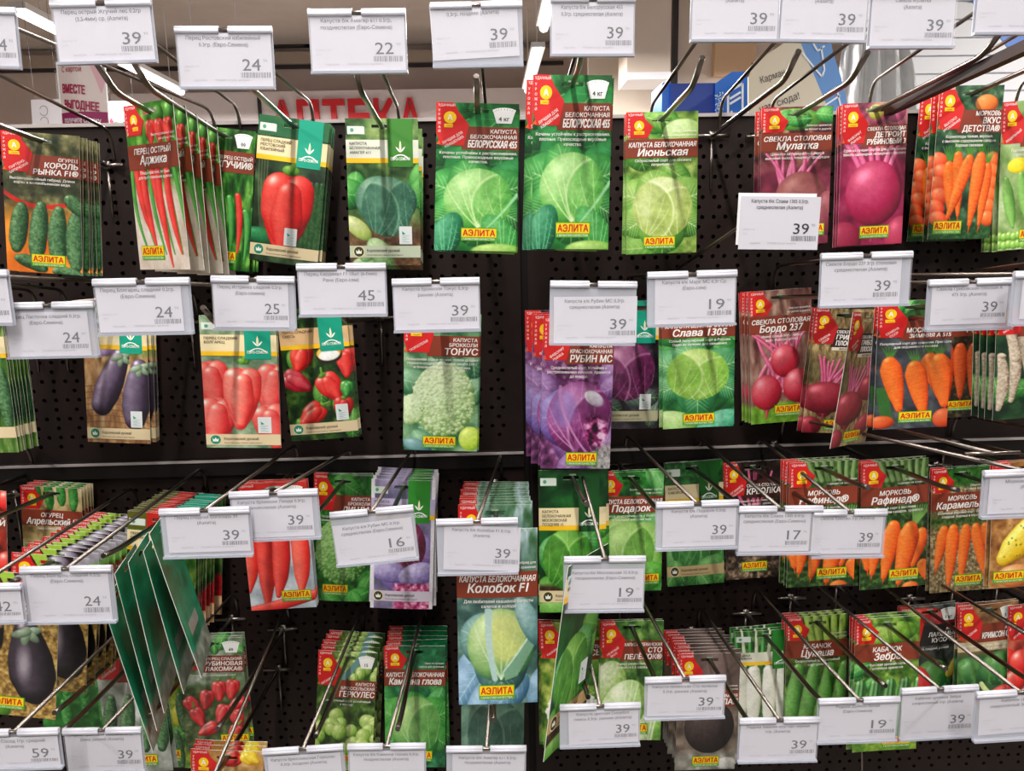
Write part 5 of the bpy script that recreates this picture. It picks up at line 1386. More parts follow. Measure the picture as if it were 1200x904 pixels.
p = at(892, 98, SY); F.text('Карман', p.x, -p.z, .030, (.22, .20, .20), 'L', 0, 0, 18, wfix=.115, lift=1.0, res=3)
p = at(891, 132, SY); F.text('нам сюда!', p.x, -p.z, .032, (.22, .20, .20), 'L', 0, 0, 18, wfix=.19, lift=1.0, res=3)
P = [F.build('sign_face', lambda x, y, l: (x, SY - l * .003, -y), M['ink'])]
b = MB(); b.quadbox([at(*q, SY + .003) for q in ((934, 40), (990, 160), (877, 160), (877, 90))], (0, .01, 0)); P.append(b.build('sign_board', M['cream']))
b = MB(); p = at(930, 120, SY + .02); b.box(p.x - .02, p.x + .02, SY + .014, SY + .05, 0, p.z); P.append(b.build('sign_post', M['dark'])); kids(t, P)

# white slatted wall unit and hanging clear sheet
WY = 3.1
t = empty('slatted_panel', at(1120, 60, WY)); tag(t, 'white horizontally grooved wall panel behind the rack', 'panel')
x0, x1 = at(1000, 60, WY).x, at(1260, 60, WY).x; z0, z1 = at(1120, 150, WY).z, at(1120, -40, WY).z
b = MB(); nsl = 9
for k in range(nsl):
    za, zc = z0 + (z1 - z0) * k / nsl, z0 + (z1 - z0) * (k + 1) / nsl
    b.box(x0, x1, WY, WY + .03, za + .012, zc); b.box(x0, x1, WY + .015, WY + .03, za, za + .012)
P = [b.build('slatted_board', M['white'])]
q = [at(*p, WY - .003) for p in ((1136, -6), (1146, -6), (1150, 14), (1144, 10))]; b = MB(); b.quadbox(q, (0, .003, 0)); P.append(b.build('blue_mark', M['blue2']))
q = [at(*p, WY - .003) for p in ((1172, 44), (1200, 32), (1206, 58), (1184, 60))]; b = MB(); b.quadbox(q, (0, .003, 0)); P.append(b.build('blue_mark', M['blue2'])); kids(t, P)
CY = 2.85
M['film'] = mat('cloudy_film', (.82, .82, .82), .25, alpha=.8)
a, c = at(990, 40, CY), at(1064, 150, CY)
vs, fs = [], []
for j in range(13):
    for i in range(40):
        u, v = i / 39, j / 12
        vs.append((a.x + (c.x - a.x) * (u * (.85 + .3 * v) ), CY + .03 * math.sin(u * 22 + v * 2) + .02 * math.sin(u * 47 + 5 * v), a.z + (c.z - a.z) * v))
for j in range(12):
    for i in range(39):
        k = j * 40 + i; fs.append((k, k + 1, k + 41, k + 40))
b = MB(); b.add(vs, fs); o = b.build('plastic_sheet', M['film'], smooth=True)
tag(o, 'crumpled clear plastic sheet hanging beside the blue drawn stripe', 'plastic sheet')
md = o.modifiers.new('thick', 'SOLIDIFY'); md.thickness = .001
b = MB(); b.tube([((a.x + c.x) / 2, CY, a.z - .02), ((a.x + c.x) / 2, CY, CEIL_Z)], .003, 6); ob = b.build('hanging_cord', M['wire'], o)

# tube lamps: rows along the aisle direction, found from where the photo shows them
def lamp_pt(px, py):
    d = ray(px, py); s_ = (LAMP_Z - CAMZ) / d.z; return CAM + d * s_
M['house'] = mat('lamp_housing', (.80, .80, .80), .5)
def lamp(x, y0, y1, watts, label):
    r = empty('tube_lamp', (x, (y0 + y1) / 2, LAMP_Z)); tag(r, label, 'lamp', 'ceiling tube lamps')
    L = y1 - y0
    b = MB(); b.box(-.055, .055, -L / 2, L / 2, .012, .05); b.tube([(0, -L * .4, .05), (0, -L * .4, CEIL_Z - LAMP_Z)], .004, 6); b.tube([(0, L * .4, .05), (0, L * .4, CEIL_Z - LAMP_Z)], .004, 6); b.build('housing', M['house'], r)
    b = MB(); b.tube([(0, -L / 2 + .01, 0), (0, L / 2 - .01, 0)], .032, 12); b.build('lit_tube', M['tube'], r, True)
    l = area('tube_light', (0, 0, -.04), .07, L - .04, watts); l.parent = r
A, B_ = lamp_pt(213, 108), lamp_pt(22, 12)
xl = (A.x + B_.x) / 2
E1, E2 = lamp_pt(618, 106), lamp_pt(628, 57)
E3, E4 = lamp_pt(632, 33), lamp_pt(645, -2)
G1, G2 = lamp_pt(1152, 94), lamp_pt(1206, 72)
print('LAMPS', A, B_, E1, E2, E3, E4, G1, G2)
lamp(A.x, B_.y, A.y, 200, 'long lit ceiling tube running behind the price tags reading 4 and 39')
lamp(E1.x, E2.y, E1.y, 90, 'farther short lit ceiling tube above the tall cabbage packets')
lamp(E1.x, E4.y, E3.y, 70, 'nearer short lit ceiling tube partly behind a price tag')
lamp(G1.x, G2.y, G1.y, 60, 'lit ceiling tube beyond the carrot and pea packets')
for row, x in enumerate((-2.3, -.1, 2.2)):
    for k in range(2):
        y = -2.25 + k * 1.5
        lamp(x, y - .72, y + .72, 40, 'lit ceiling tube over the aisle in front of the rack')

for x, y in ((-2.2, 5.9), (2.9, 4.6), (-.9, 3.2), (3.4, 1.4)):  # added tubes kept out of sight, brightening the rear wall, fascia and slatted panel
    lamp(x, y - .72, y + .72, 80 if y < 2 else 190, 'added fill light tube over the shop behind the rack, hidden by the tags')
# ------------------------------------------------------------------ the rack
BX0, BX1 = at(-130, 350).x, at(1330, 350).x
SX0, SX1 = at(611, 380).x, at(620, 380).x
ZT = at(600, 141).z
ZM1, ZM0 = at(600, 527).z, at(600, 545).z       # ledge
ZB = at(600, 935).z
BT = .012

def perf_panel(name, x0, x1, z0, z1, zh0, zh1, label):
    """steel sheet with real round holes: rows 14.5 mm apart alternating with rows 25 mm apart"""
    V, Q, W = [], [], []
    NH = 8
    rows = []
    z = zh1
    k = 0
    while z > zh0:
        rows.append((z, .0145 if k % 2 == 0 else .0255)); z -= .0121; k += 1
    r = .0028
    def quad(a, b, c, d):
        o = len(V); V.extend([(a, 0, b), (c, 0, b), (c, 0, d), (a, 0, d)]); Q.append((o, o + 1, o + 2, o + 3))
    hh = .0121 / 2
    quad(x0, z0, x1, rows[-1][0] - hh); quad(x0, rows[0][0] + hh, x1, z1)
    th = [(-3 + 2 * i) * math.pi / 8 for i in range(8)]
    for z, pitch in rows:
        n_ = int((x1 - x0 - .03) / pitch)
        st = x0 + ((x1 - x0) - n_ * pitch) / 2
        quad(x0, z - hh, st, z + hh); quad(st + n_ * pitch, z - hh, x1, z + hh)
        for i in range(n_):
            a, b = st + i * pitch, st + (i + 1) * pitch
            cx = (a + b) / 2
            o = len(V)
            s_ = math.tan(math.pi / 8)
            hw = (b - a) / 2
            outer = [(hw, -hh * s_), (hw, hh * s_), (hw * s_, hh), (-hw * s_, hh), (-hw, hh * s_), (-hw, -hh * s_), (-hw * s_, -hh), (hw * s_, -hh)]
            corner = [(hw, hh), (-hw, hh), (-hw, -hh), (hw, -hh)]
            for u, v in outer: V.append((cx + u, 0, z + v))
            for j in range(8):
                t_ = math.pi / 8 * (2 * j - 1); V.append((cx + r * math.cos(t_), 0, z + r * math.sin(t_)))
            for j in range(8):
                t_ = math.pi / 8 * (2 * j - 1); V.append((cx + r * math.cos(t_), .006, z + r * math.sin(t_)))
            for u, v in corner: V.append((cx + u, 0, z + v))
            for j in range(8):
                j2 = (j + 1) % 8
                Q.append((o + j, o + j2, o + 8 + j2, o + 8 + j)); Q.append((o + 8 + j, o + 8 + j2, o + 16 + j2, o + 16 + j))
            for c_, (j, j2) in enumerate(((1, 2), (3, 4), (5, 6), (7, 0))): Q.append((o + j, o + 24 + c_, o + j2))
    root = empty(name, ((x0 + x1) / 2, 0, z0)); tag(root, label, 'pegboard')
    b = MB(); b.v, b.f = V, Q
    o = b.build('perforated_sheet', M['board'])
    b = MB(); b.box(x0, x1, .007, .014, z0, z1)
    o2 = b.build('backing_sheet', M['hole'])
    kids(root, [o, o2])
    return root
perf_panel('pegboard', BX0, SX0, ZM1, ZT, at(400, 516).z, at(400, 160).z, 'dark brown perforated board behind the upper cucumber, pepper and cabbage packets')
perf_panel('pegboard', SX1, BX1, ZM1, ZT, at(800, 502).z, at(800, 160).z, 'dark brown perforated board behind the upper beet, carrot and pea packets')
perf_panel('pegboard', BX0, SX0, ZB, ZM0, ZB + .02, ZM0 - .02, 'dark perforated board under the ledge, behind the eggplant and sprout packets')
perf_panel('pegboard', SX1, BX1, ZB, ZM0, ZB + .02, ZM0 - .02, 'dark perforated board under the ledge, behind the zucchini and radish packets')
b = MB(); b.box(BX0, SX0 - .0005, -.010, .012, ZM0, ZM1)
tag(b.build('shelf_rail', M['board_dark']), 'dark steel rail between upper and lower boards below the broccoli packet', 'rail')
b = MB(); b.box(SX1 + .0005, BX1, -.010, .012, ZM0, ZM1)
tag(b.build('shelf_rail', M['board_dark']), 'dark steel rail between upper and lower boards below the beet packets', 'rail')
b = MB()
b.box(SX0, SX1, .010, .05, ZB, ZT + .003)
z = ZT - .03
tag(b.build('rack_upright', M['board_dark']), 'dark slotted steel upright in the gap between the perforated boards', 'upright')
M['cap'] = mat('grey_cap_rail', (.66, .62, .61), .4)
b = MB(); b.box(BX0, BX1, -.004, .05, ZT, ZT + .004); tag(b.build('cap_rail', M['cap']), 'pale grey rail capping the top edge of the perforated boards', 'rail')
b = MB(); b.box(BX0, BX1, .0, .05, 0.0, ZB - .001); b.box(BX0, BX1, -.30, .0, .0, .16)
tag(b.build('display_plinth', M['board_dark']), 'plain dark lower panel and plinth of the display rack', 'rack base')
b = MB(); b.box(BX0, BX1, .052, .065, 0, ZT); tag(b.build('backing_panel', M['board_dark']), 'dark back sheet of the display rack behind the perforated boards', 'rack back')

for o_ in [o for o in COL.objects if o.name.startswith('shelf_rail')]:
    xs_ = [v.co.x for v in o_.data.vertices]
    b = MB(); b.box(min(xs_), max(xs_), -.0125, -.0102, ZM1 - .003, ZM1); b.build('rail_lip_highlight', M['cap'], o_)  # lip in pale grey, painting the highlight along the dark rail's edge
# ------------------------------------------------------------------ hooks, packets and price tags
SLOPE = math.tan(math.radians(4.5))
HOOK_L = .265
TAGW = .082
PACK = []
ORD = ['', 'second', 'third', 'fourth', 'fifth', 'sixth', 'seventh', 'eighth', 'ninth', 'tenth', 'eleventh', 'twelfth', 'thirteenth', 'fourteenth', 'fifteenth']

def tag_pose(TL, TR, BL, BR):
    wpx = math.hypot(TR[0] - TL[0], TR[1] - TL[1])
    cx, cy = (TL[0] + TR[0]) / 2, (TL[1] + TR[1]) / 2
    p = CAM + ray(cx, cy) * (FPX * TAGW / wpx)
    Y = max(-.36, min(-.275, p.y))
    top = at(cx, cy, Y)
    bot = at((BL[0] + BR[0]) / 2, (BL[1] + BR[1]) / 2, Y)
    a, c = at(*TL, Y), at(*TR, Y)
    roll = -math.atan2(c.z - a.z, c.x - a.x)
    return top, roll, (c - a).length / TAGW, (bot - top).length

TPT = {}
def hook(ref, sp, tagkey=None, armless=False, label=None, tail=True):
    """sp: point of the prong where the front packet hangs"""
    z0 = sp.z - SLOPE * (-sp.y)
    def zz(y): return z0 + SLOPE * (-y)
    root = empty('display_hook', (sp.x, 0, z0))
    tag(root, label or ('steel double-wire hook holding the ' + ref), 'hook', 'steel display hooks')
    X = sp.x
    low = z0 < CAMZ - .17
    L = HOOK_L - (.010 if low else 0)
    up = .003 if low else .016
    b = MB(); b.tube([(-.020, -.006, 0), (.020, -.006, 0)], .0024, 8); b.box(-.004, .004, -.006, 0.0, -.004, .005)
    b.build('bracket', M['wire'], root, True)
    if tail:
        b = MB(); b.tube([(0, -.004, -.002), (0, -.004, -.062)], .0016, 6); b.build('tail_wire', M['wire'], root, True)
    b = MB(); b.tube([(0, -.003, 0), (0, -L + .030, SLOPE * (L - .030)), (0, -L, SLOPE * L + up)], .0027, 8, .012)
    b.build('prong', M['wire'], root, True)
    if not armless:
        if tagkey:
            tp, roll = TPT[tagkey]
            e = Vector((tp.x - X, tp.y + (.0052 if tagkey == 'b8' else .0012), tp.z - z0 - .0030))
            dx, dz = math.cos(roll) * .026, -math.sin(roll) * .026
        else:
            e = Vector((0, -.30, SLOPE * .30 + .05)); dx, dz = .026, 0
        b = MB()
        b.tube([(.009, -.002, .003), (.009, -.010, .040), (e.x, e.y, e.z)], .0020, 8, .016)
        b.tube([(e.x - dx, e.y, e.z - dz), (e.x + dx, e.y, e.z + dz)], .0016, 8)
        b.build('label_arm', M['wire'], root, True)
    return root

STACKS = []
def S(k, tc, bc, w, n, sp, ref, desc, tagkey=None, yaw=0.0, hooked=True, jx=.0015, jr=1.6, offs=None, group=None, dx=0.0, lift=0.0, shift=0.0):
    STACKS.append(dict(k=k, tc=tc, bc=bc, w=w, n=n, sp=sp, ref=ref, desc=desc, tag=tagkey, yaw=yaw, hooked=hooked, jx=jx, jr=jr, offs=offs, group=group, dx=dx, lift=lift, shift=shift))

def build_stack(s):
    r = random.Random(s['k'] + s['ref'])
    ya = math.radians(s['yaw'])
    cy = math.cos(ya) - ((s['tc'][0] + s['bc'][0]) / 2 - 575) / FPX * math.sin(ya)
    p = CAM + ray(*s['tc']) * (FPX * .078 * cy / s['w'])
    Y = max(-.245, min(-.020, p.y))
    if s['n'] and s['offs'] is None: Y = min(Y, -(s['n'] * s['sp'] / 1000 + .014))
    elif s['offs']: Y = min(Y, -(s['offs'][-1] + .014))
    Y = max(Y, -.25)
    if s['shift']: Y = s['shift']
    top, bot = at(*s['tc'], Y), at(*s['bc'], Y)
    d = bot - top
    roll = -math.atan2(d.x, -d.z)
    H = float(D[s['k']].get('H', 155)) / 1000
    sz = d.length / H
    dax = (top - CAM).dot(fwd)
    sx = max(.84, min(1.12, (s['w'] * dax / FPX) / (.078 * cy)))
    base = Matrix.Rotation(roll, 4, 'Y') @ Matrix.Rotation(math.radians(s['yaw']), 4, 'Z') @ Matrix.Diagonal((sx, 1, sz, 1))
    slot = top + base.to_3x3() @ Vector((0, 0, -.0085))
    put_packet(s['k'], Matrix.Translation(top) @ base, s['desc'], s['group'] or (s['ref']))
    offs = s['offs'] if s['offs'] is not None else [s['sp'] / 1000 * (i + 1) for i in range(s['n'])]
    for i, o in enumerate(offs):
        y = slot.y + o
        if y > -.010: break
        jr = math.radians(r.uniform(-s['jr'], s['jr']))
        pos = Vector((slot.x + r.uniform(-1, 1) * s['jx'] + s['dx'] * o, y, slot.z - SLOPE * o + r.uniform(-.0006, .0006) + s['lift'] * o))
        m = Matrix.Translation(pos) @ Matrix.Rotation(math.radians(r.uniform(-1, 1) * s['jr'] * 1.3), 4, 'Z') @ Matrix.Rotation(jr, 4, 'Y') @ base @ Matrix.Translation((0, 0, .0085))
        put_packet(s['k'], m, '%s packet from the front in the stack of %s' % (ORD[min(i + 1, 14)], s['ref']), s['group'] or s['ref'])
    if s['hooked']:
        hook(s['ref'], Vector((slot.x, slot.y, slot.z + .0003)), s['tag'], armless=s['k'] in ('cukcrate', 'cukyellow', 'aprel', 'pepperlow'))

# price tags: photo corners TL TR BL BR, lines, price, penny, card inset (l, t, r, b) in mm, label
TAGS = {}
def T(key, TL, TR, BL, BR, lines, price, label, inset=(1.5, 5.5, 1.5, 2.5), rot=0.0, pen='90', kind='holder', dim=0):
    TAGS[key] = dict(q=(TL, TR, BL, BR), lines=lines, price=price, label=label, inset=inset, rot=rot, pen=pen, kind=kind, dim=dim)
    top, roll, sx, h = tag_pose(TL, TR, BL, BR)
    TPT[key] = (top, roll)

def bars(F, x0, x1, y0, y1, seed, col, lift):
    r = random.Random(seed); x = x0
    while x < x1 - .8:
        w_ = r.choice((.35, .5, .8)); F.rect(x, y0, min(x + w_, x1), y1, col, lift); x += w_ + r.choice((.4, .55, .8))

def build_tag(key, d):
    top, roll, sx, h = tag_pose(*d['q'])
    W, Hm = TAGW * 1000, h * 1000
    root = empty('price_tag', mw=Matrix.Translation(top) @ Matrix.Rotation(roll, 4, 'Y') @ Matrix.Diagonal((sx, 1, 1, 1)))
    tag(root, d['label'], 'price tag', 'shelf price tags')
    x0, x1 = -W / 2000, W / 2000
    if d['kind'] == 'holder':
        b = MB(); b.box(x0, x1, .0020, .0032, -h, -.002)
        b.box(x0, x1, -.0022, .0020, -h, -h + .0022)
        b.build('holder_plate', M['plastic'], root)
        b = MB()
        for a, c in ((x0, -.004), (.004, x1)):
            b.tube([(a, .0012, -.0024), (c, .0012, -.0024)], .0026, 10)
            b.box(a, c, -.0014, .0008, -.0062, -.0026)
        b.build('hinge', M['hinge'], root, True)
        b = MB(); b.box(x0 + .0006, x1 - .0006, -.0016, -.0011, -h + .0022, -.0072)
        b.build('clear_window', M['lens'], root)
    l, t_, r_, bm = d['inset']
    F = Flat()
    cx0, cx1, cy0, cy1 = l, W - r_, t_, Hm - bm
    F.rect(cx0, cy0, cx1, cy1, (.785, .775, .81), 0, 4, 2)
    cw, ch = cx1 - cx0, cy1 - cy0
    ca, sa = math.cos(math.radians(d['rot'])), math.sin(math.radians(d['rot']))
    def fn(x, y, lf, back=0):
        u, v = x - W / 2, y - Hm / 2
        X = u * ca - v * sa; Y = u * sa + v * ca
        return X / 1000, .0008 - lf / 1000, -(Y + Hm / 2) / 1000
    cme = F.build('card', fn, M['ink'], root)
    tx = Flat()
    g = (.36, .36, .38)
    for k, ln_ in enumerate(d['lines']):
        tx.text(ln_, cx0 + cw * .49, cy0 + 5.4 + k * 5.4, 3.1, g, 'C', .012, 0, wmax=cw * .88, lift=.15, res=2)
    px = cx0 + cw * .68
    py = cy0 + ch * .70
    tx.text(d['price'], px, py, 9.8, (.17, .17, .19), 'L', .006, 0, wfix=15.4 * cw / 79, lift=.15, res=2)
    tx.text(d['pen'], px + cw * .225, py - 6.6, 2.8, (.48, .55, .57), 'L', .0, 0, wfix=3.8, lift=.15)
    tx.text('Цена за 1 шт', cx0 + 4, cy0 + ch * .63, 1.5, (.68, .68, .70), 'L', lift=.15)
    tx.text('(руб)', cx0 + 4, cy0 + ch * .71, 1.4, (.70, .70, .72), 'L', lift=.15)
    tx.text('Код 325764', cx0 + 12, cy0 + ch * .895, 1.5, (.58, .58, .60), 'L', lift=.15)
    tx.text('РОССИЯ 15.01.2021  4601729041', cx0 + 30, cy0 + ch * .895, 1.5, (.58, .58, .60), 'L', lift=.15, wmax=cw * .56)
    o = tx.build('price_lettering', fn, M['ink'], cme)
    bc = Flat(); bars(bc, cx0 + cw * .66, cx0 + cw * .985, cy0 + ch * .735, cy0 + ch * .835, key, (.38, .38, .40), .15)
    bc.build('barcode', fn, M['ink'], cme)
    if d['kind'] == 'cards':
        b = MB(); b.box(x0 - .002, x1 - .004, .0022, .0030, -h + .004, .003); b.build('rear_card', M['card'], root)
# ------------------------------------------------------------------ the price tags of the photograph
ES, AE = '(Евро-Семена)', '(Аэлита)'
T('a1', (-86, 6), (17, 8), (-74, 80), (34, 81), ['Перец Кубанский', '0.3гр (Аэлита)'], '24', 'price tag reading 24 at the frame edge, above the cucumber packets')
T('a2', (58, 0), (176, -3), (72, 74), (183, 76), ['Перец острый Жгучий лес 0.2гр', '(3.5-4мм) ср. (Аэлита)'], '39', 'tilted price tag reading 39 in front of the promotion poster')
T('a3', (204, 30), (318, 30), (214, 103), (322, 107), ['Перец Ростовский юбилейный', '0.3гр. (Евро-Семена)'], '24', 'price tag reading 24 above the chilli packets, under the vent grille')
T('a4', (360, 10), (475, 9), (365, 87), (477, 86), ['Капуста б/к Амагер 611 0.5гр,', 'позднеспелая (Евро-Семена)'], '22', 'price tag reading 22 in front of the pharmacy sign')
T('a5', (504, 2), (612, 0), (506, 79), (616, 80), ['Капуста брюссельская Геркулес', '0,3гр. поздняя (Аэлита)'], '39', 'price tag with a skewed card reading 39, above the wide cabbage packet', inset=(0, 0, 4, 8), rot=-2)
T('a6', (645, -6), (745, -6), (640, 67), (741, 66), ['Капуста б/к Белорусская 455', '0,5гр. среднеспелая (Аэлита)'], '39', 'price tag reading 39 above the tall cabbage packet')
T('a7', (811, -22), (916, -22), (806, 49), (909, 50), ['Капуста б/к Июньская', '(Аэлита)'], '39', 'price tag reading 39 above the blue stand, first of three side by side')
T('a8', (917, -22), (1021, -20), (911, 50), (1010, 50), ['Свекла Детройт', '(Аэлита)'], '39', 'middle one of three price tags side by side above the direction sign')
T('a9', (1022, -14), (1124, -14), (1012, 57), (1110, 57), ['Свекла Мулатка', '(Аэлита)'], '39', 'price tag reading 39 above the detached brown arm, last of three in a row')
T('a10', (1147, -30), (1258, -30), (1147, 42), (1254, 40), ['Морковь', '(Аэлита)'], '39', 'price tag cut by the frame edge, above the carrot and pea packets')
T('b0', (-104, 318), (8, 316), (-94, 384), (4, 381), ['Баклажан', ES], '24', 'price tag of which only a clear edge shows beside the cucumber packets')
T('b1', (1, 355), (109, 353), (13, 421), (117, 419), ['Перец Ласточка сладкий 0.3гр.', ES], '24', 'lower tag reading 24 with a greyish card, overlapping the eggplant packet', inset=(1.5, 9, 7, 2))
T('b2', (108, 327), (221, 325), (117, 393), (225, 393), ['Перец Болгарец сладкий 0.2гр.', ES], '24', 'price tag reading 24 just above the eggplant packets, lilac plastic at one end', inset=(1.5, 6, 8, 3))
T('b3', (247, 323), (345, 324), (252, 387), (355, 388), ['Перец Истринка сладкий 0.2гр.', '(Евро-семена)'], '25', 'price tag reading 25 above the pink pepper packets', inset=(1.5, 6, 7, 3))
T('b4', (347, 309), (452, 308), (356, 372), (455, 371), ['Перец Кардинал F1 10шт (6-бмм)', 'Рани (Евро-сем)'], '45', 'price tag reading 45 below the bell pepper packets')
T('b5', (459, 327), (562, 325), (463, 390), (563, 389), ['Капуста брокколи Тонус 0.3гр', 'ранняя (Аэлита)'], '39', 'price tag reading 39 above the pale broccoli packet')
T('b6', (645, 329), (747, 330), (644, 405), (744, 405), ['Капуста к/к Рубин МС 0.3гр.', 'среднеспелая (Аэлита)'], '39', 'price tag reading 39 with a loose card over the purple cabbage packets', inset=(4, 14, -1, 2), rot=-1)
T('b7', (759, 319), (864, 316), (760, 384), (860, 381), ['Капуста к/к Марс МС 0.3г Ср', '(Евро-сем)'], '19', 'price tag reading 19 over the pale green round cabbage packet', inset=(7, 6, 1.5, 2.5))
T('b8', (869, 230), (963, 231), (862, 292), (954, 293), ['Капуста б/к Слава 1305 0.5гр.', 'среднеспелая (Аэлита)'], '39', 'pair of bare white price cards in front of the brownish beet packet', inset=(0, 0, 0, 0), kind='cards')
T('b9', (963, 297), (1070, 294), (958, 361), (1061, 359), ['Свекла Бордо 237 3гр. столовая', 'среднеспелая (Аэлита)'], '39', 'price tag reading 39 below the ruby beet packet, lilac plastic at one end', inset=(1, 6, 9, 2))
T('b10', (1089, 328), (1191, 325), (1083, 388), (1179, 387), ['Свекла Грибовская плоская А', '473 3гр. (Аэлита)'], '39', 'price tag reading 39 with clear margins over the carrot packets', inset=(4, 5, 6, 6))
T('b11', (1190, 318), (1300, 316), (1188, 382), (1296, 380), ['Морковь', AE], '39', 'clear tag holder cut by the frame edge beside the bean packets', inset=(8, 8, 2, 6))
T('c1', (186, 597), (292, 594), (195, 656), (294, 651), ['Перец сладкий Богатырь 39', AE], '39', 'partly covered price tag reading 39 above the fanned turned packets', inset=(5, 5, 2, 5))
T('c2', (268, 577), (372, 573), (277, 635), (377, 632), ['Капуста брокколи Линда 0.3гр.', 'раннеспелая (Аэлита)'], '39', 'price tag reading 39 over the long red pepper packet', inset=(2, 7, 6, 3))
T('c3', (23, 665), (130, 663), (16, 731), (120, 728), ['Перец Болгарец сладкий 0.2гр.', ES], '24', 'clean white tag reading 24 hanging over the black eggplant packets', inset=(4, 5, 4, 2))
T('c4', (-84, 686), (24, 684), (-86, 732), (20, 730), ['Баклажан Черный', AE], '42', 'price tag at the frame edge tucked behind the tag reading 24', dim=1)
T('c5', (386, 601), (484, 592), (394, 665), (491, 656), ['Капуста к/к Рубин МС 0.3гр.', 'среднеспелая (Евро-Семена)'], '16', 'tilted price tag reading 16 on grey plastic, by the white framed cabbage packet', inset=(1, 13, 3, 2), rot=-1.5)
T('c6', (511, 609), (607, 607), (515, 675), (609, 672), ['Капуста б/к Колобок F1 0.1гр.', AE], '39', 'price tag reading 39 with a skewed card above the big blue-green cabbage packet', inset=(7, 8, -2, 4), rot=3)
T('c7', (661, 653), (757, 652), (661, 718), (756, 717), ['Капуста б/к Московская 15 0.5гр.', 'позднеспелая (Евро-Семена)'], '19', 'price tag reading 19 in bold black below the dark green cabbage packet', inset=(5, 13, 1.5, 3))
T('c8', (769, 589), (866, 586), (766, 645), (858, 644), ['Капуста б/к Подарок 0.5гр.', AE], '39', 'price tag reading 39 between two green cabbage packets, beside the tag reading 17', inset=(7, 6, 2, 3))
T('c9', (866, 594), (965, 593), (856, 650), (957, 650), ['Капуста б/к Слава 1305 0.5гр.', 'среднеспелая (Евро-Семена)'], '17', 'price tag reading 17 over the dark beet packet', inset=(2, 6, 11, 3))
T('c10', (954, 598), (1040, 597), (948, 655), (1033, 653), ['Свекла Креолка 2гр. (Аэлита)'], '39', 'price tag reading 39 over the carrot packets with stubby roots', inset=(0, 5, 3, 4))
T('c11', (1154, 552), (1262, 548), (1150, 609), (1256, 604), ['Морковь Карамелька', AE], '39', 'price tag with crinkled plastic beside the slim carrot packet, cut by the frame', inset=(6, 7, 2, 4))
T('d1', (-38, 857), (68, 854), (-30, 903), (76, 901), ['Огурец Сосед 1гр. средний', AE], '59', 'price tag reading 59 in the bottom corner under the crate cucumber packet', inset=(2, 8, 2, 2))
T('d2', (73, 855), (165, 853), (77, 907), (171, 906), ['Перец Рубиновая лакомка 0,3гр.', '(5мм) ранний (Аэлита)'], '39', 'price tag reading 39 beside the tag reading 59 at the bottom', inset=(1, 3, 1.5, 2))
T('d3', (307, 879), (402, 873), (312, 936), (406, 930), ['Капуста брюссельская Геркулес', '0.3гр. поздняя (Аэлита)'], '39', 'tilted price tag at the bottom under the brussels sprout packets', inset=(4, 9, 4, 2))
T('d4', (407, 873), (499, 872), (411, 932), (500, 930), ['Капуста б/к Каменна голова 0.3гр.', 'позднеспелая (Аэлита)'], '39', 'price tag at the bottom under the stone head cabbage packets', inset=(2, 8, 2, 2))
T('d5', (523, 876), (617, 875), (526, 934), (618, 932), ['Капуста б/к Амагер 611 0.3гр.', 'позднеспелая (Аэлита)'], '39', 'price tag at the bottom under the dim cabbage packet', inset=(6, 9, 2, 2), rot=1)
T('d6', (656, 827), (751, 824), (656, 879), (751, 872), ['Капуста цветная Сноубол', 'смесь 0.3гр. ранняя (Аэлита)'], '39', 'price tag reading 39 under the cauliflower packet', inset=(9, 7, 2, 3), rot=-1)
T('d7', (756, 795), (851, 792), (754, 841), (845, 845), ['Капуста пекинская Сто пелёнок', '0.3гр. ранняя (Аэлита)'], '39', 'price tag reading 39 over the black radish packets', inset=(3, 7, 2, 3), rot=1)
T('d8', (867, 843), (961, 841), (863, 894), (953, 893), ['Редька Зимняя круглая черная', '1гр. (Аэлита)'], '39', 'price tag reading 39 under the white daikon packet', inset=(1.5, 6, 1.5, 2))
T('d9', (960, 820), (1055, 817), (960, 872), (1045, 869), ['Редька Дайкон белая', ES], '19', 'bluish price tag reading 19 under the striped zucchini packet')
T('d10', (1057, 808), (1147, 803), (1055, 867), (1143, 865), ['Кабачок цуккини Зебра', 'скороспелый 1гр. (Аэлита)'], '39', 'price tag reading 39 with a grey hinge under the watermelon slice packet', inset=(1, 8, 2, 2))
T('d11', (1145, 812), (1248, 806), (1140, 871), (1240, 864), ['Кабачок Цукеша', 'скороспелый 2гр. (Аэлита)'], '39', 'price tag cut by the frame edge under the striped watermelon packet', inset=(4, 6, 2, 7), rot=-1)

# ------------------------------------------------------------------ the packets of the photograph
# top centre, bottom centre, width (photo pixels), packets behind, spacing mm
S('cuc', (47, 156), (53, 320), 90, 7, 5.5, 'four cucumber packets', 'cucumber seed packet with four cucumbers on orange cloth, front of its stack')
S('chilli', (174, 120), (194, 316), 56, 5, 30, 'red chilli packets', 'turned red chilli packet, front one of the fanned chilli stack', 'a1', yaw=-33, jx=.001, jr=1)
S('chilligreen', (262, 150), (256, 315), 74, 4, 7, 'green and red chilli packets', 'green chilli packet half hidden behind the fanned red chilli packets', 'a2')
S('bell', (345, 139), (332, 309), 82, 5, 6, 'big red bell pepper packets', 'seed packet with one big red bell pepper and a teal flag, front of its stack', 'a3')
S('amager', (447, 139), (452, 311), 85, 2, 42, 'bluish cabbage packets', 'seed packet with a bluish green cabbage and green flag, front of its stack', 'a4')
S('belor', (560, 121), (558, 294), 97, 5, 6, 'wide pointed cabbage packets', 'wide bright green cabbage packet under the skewed price card', 'a5')
S('belor', (671, 88), (668, 292), 93, 3, 8, 'tall pointed cabbage packets', 'tall bright green cabbage packet rising above the board edge, scale mark on top', 'a6', jx=.006)
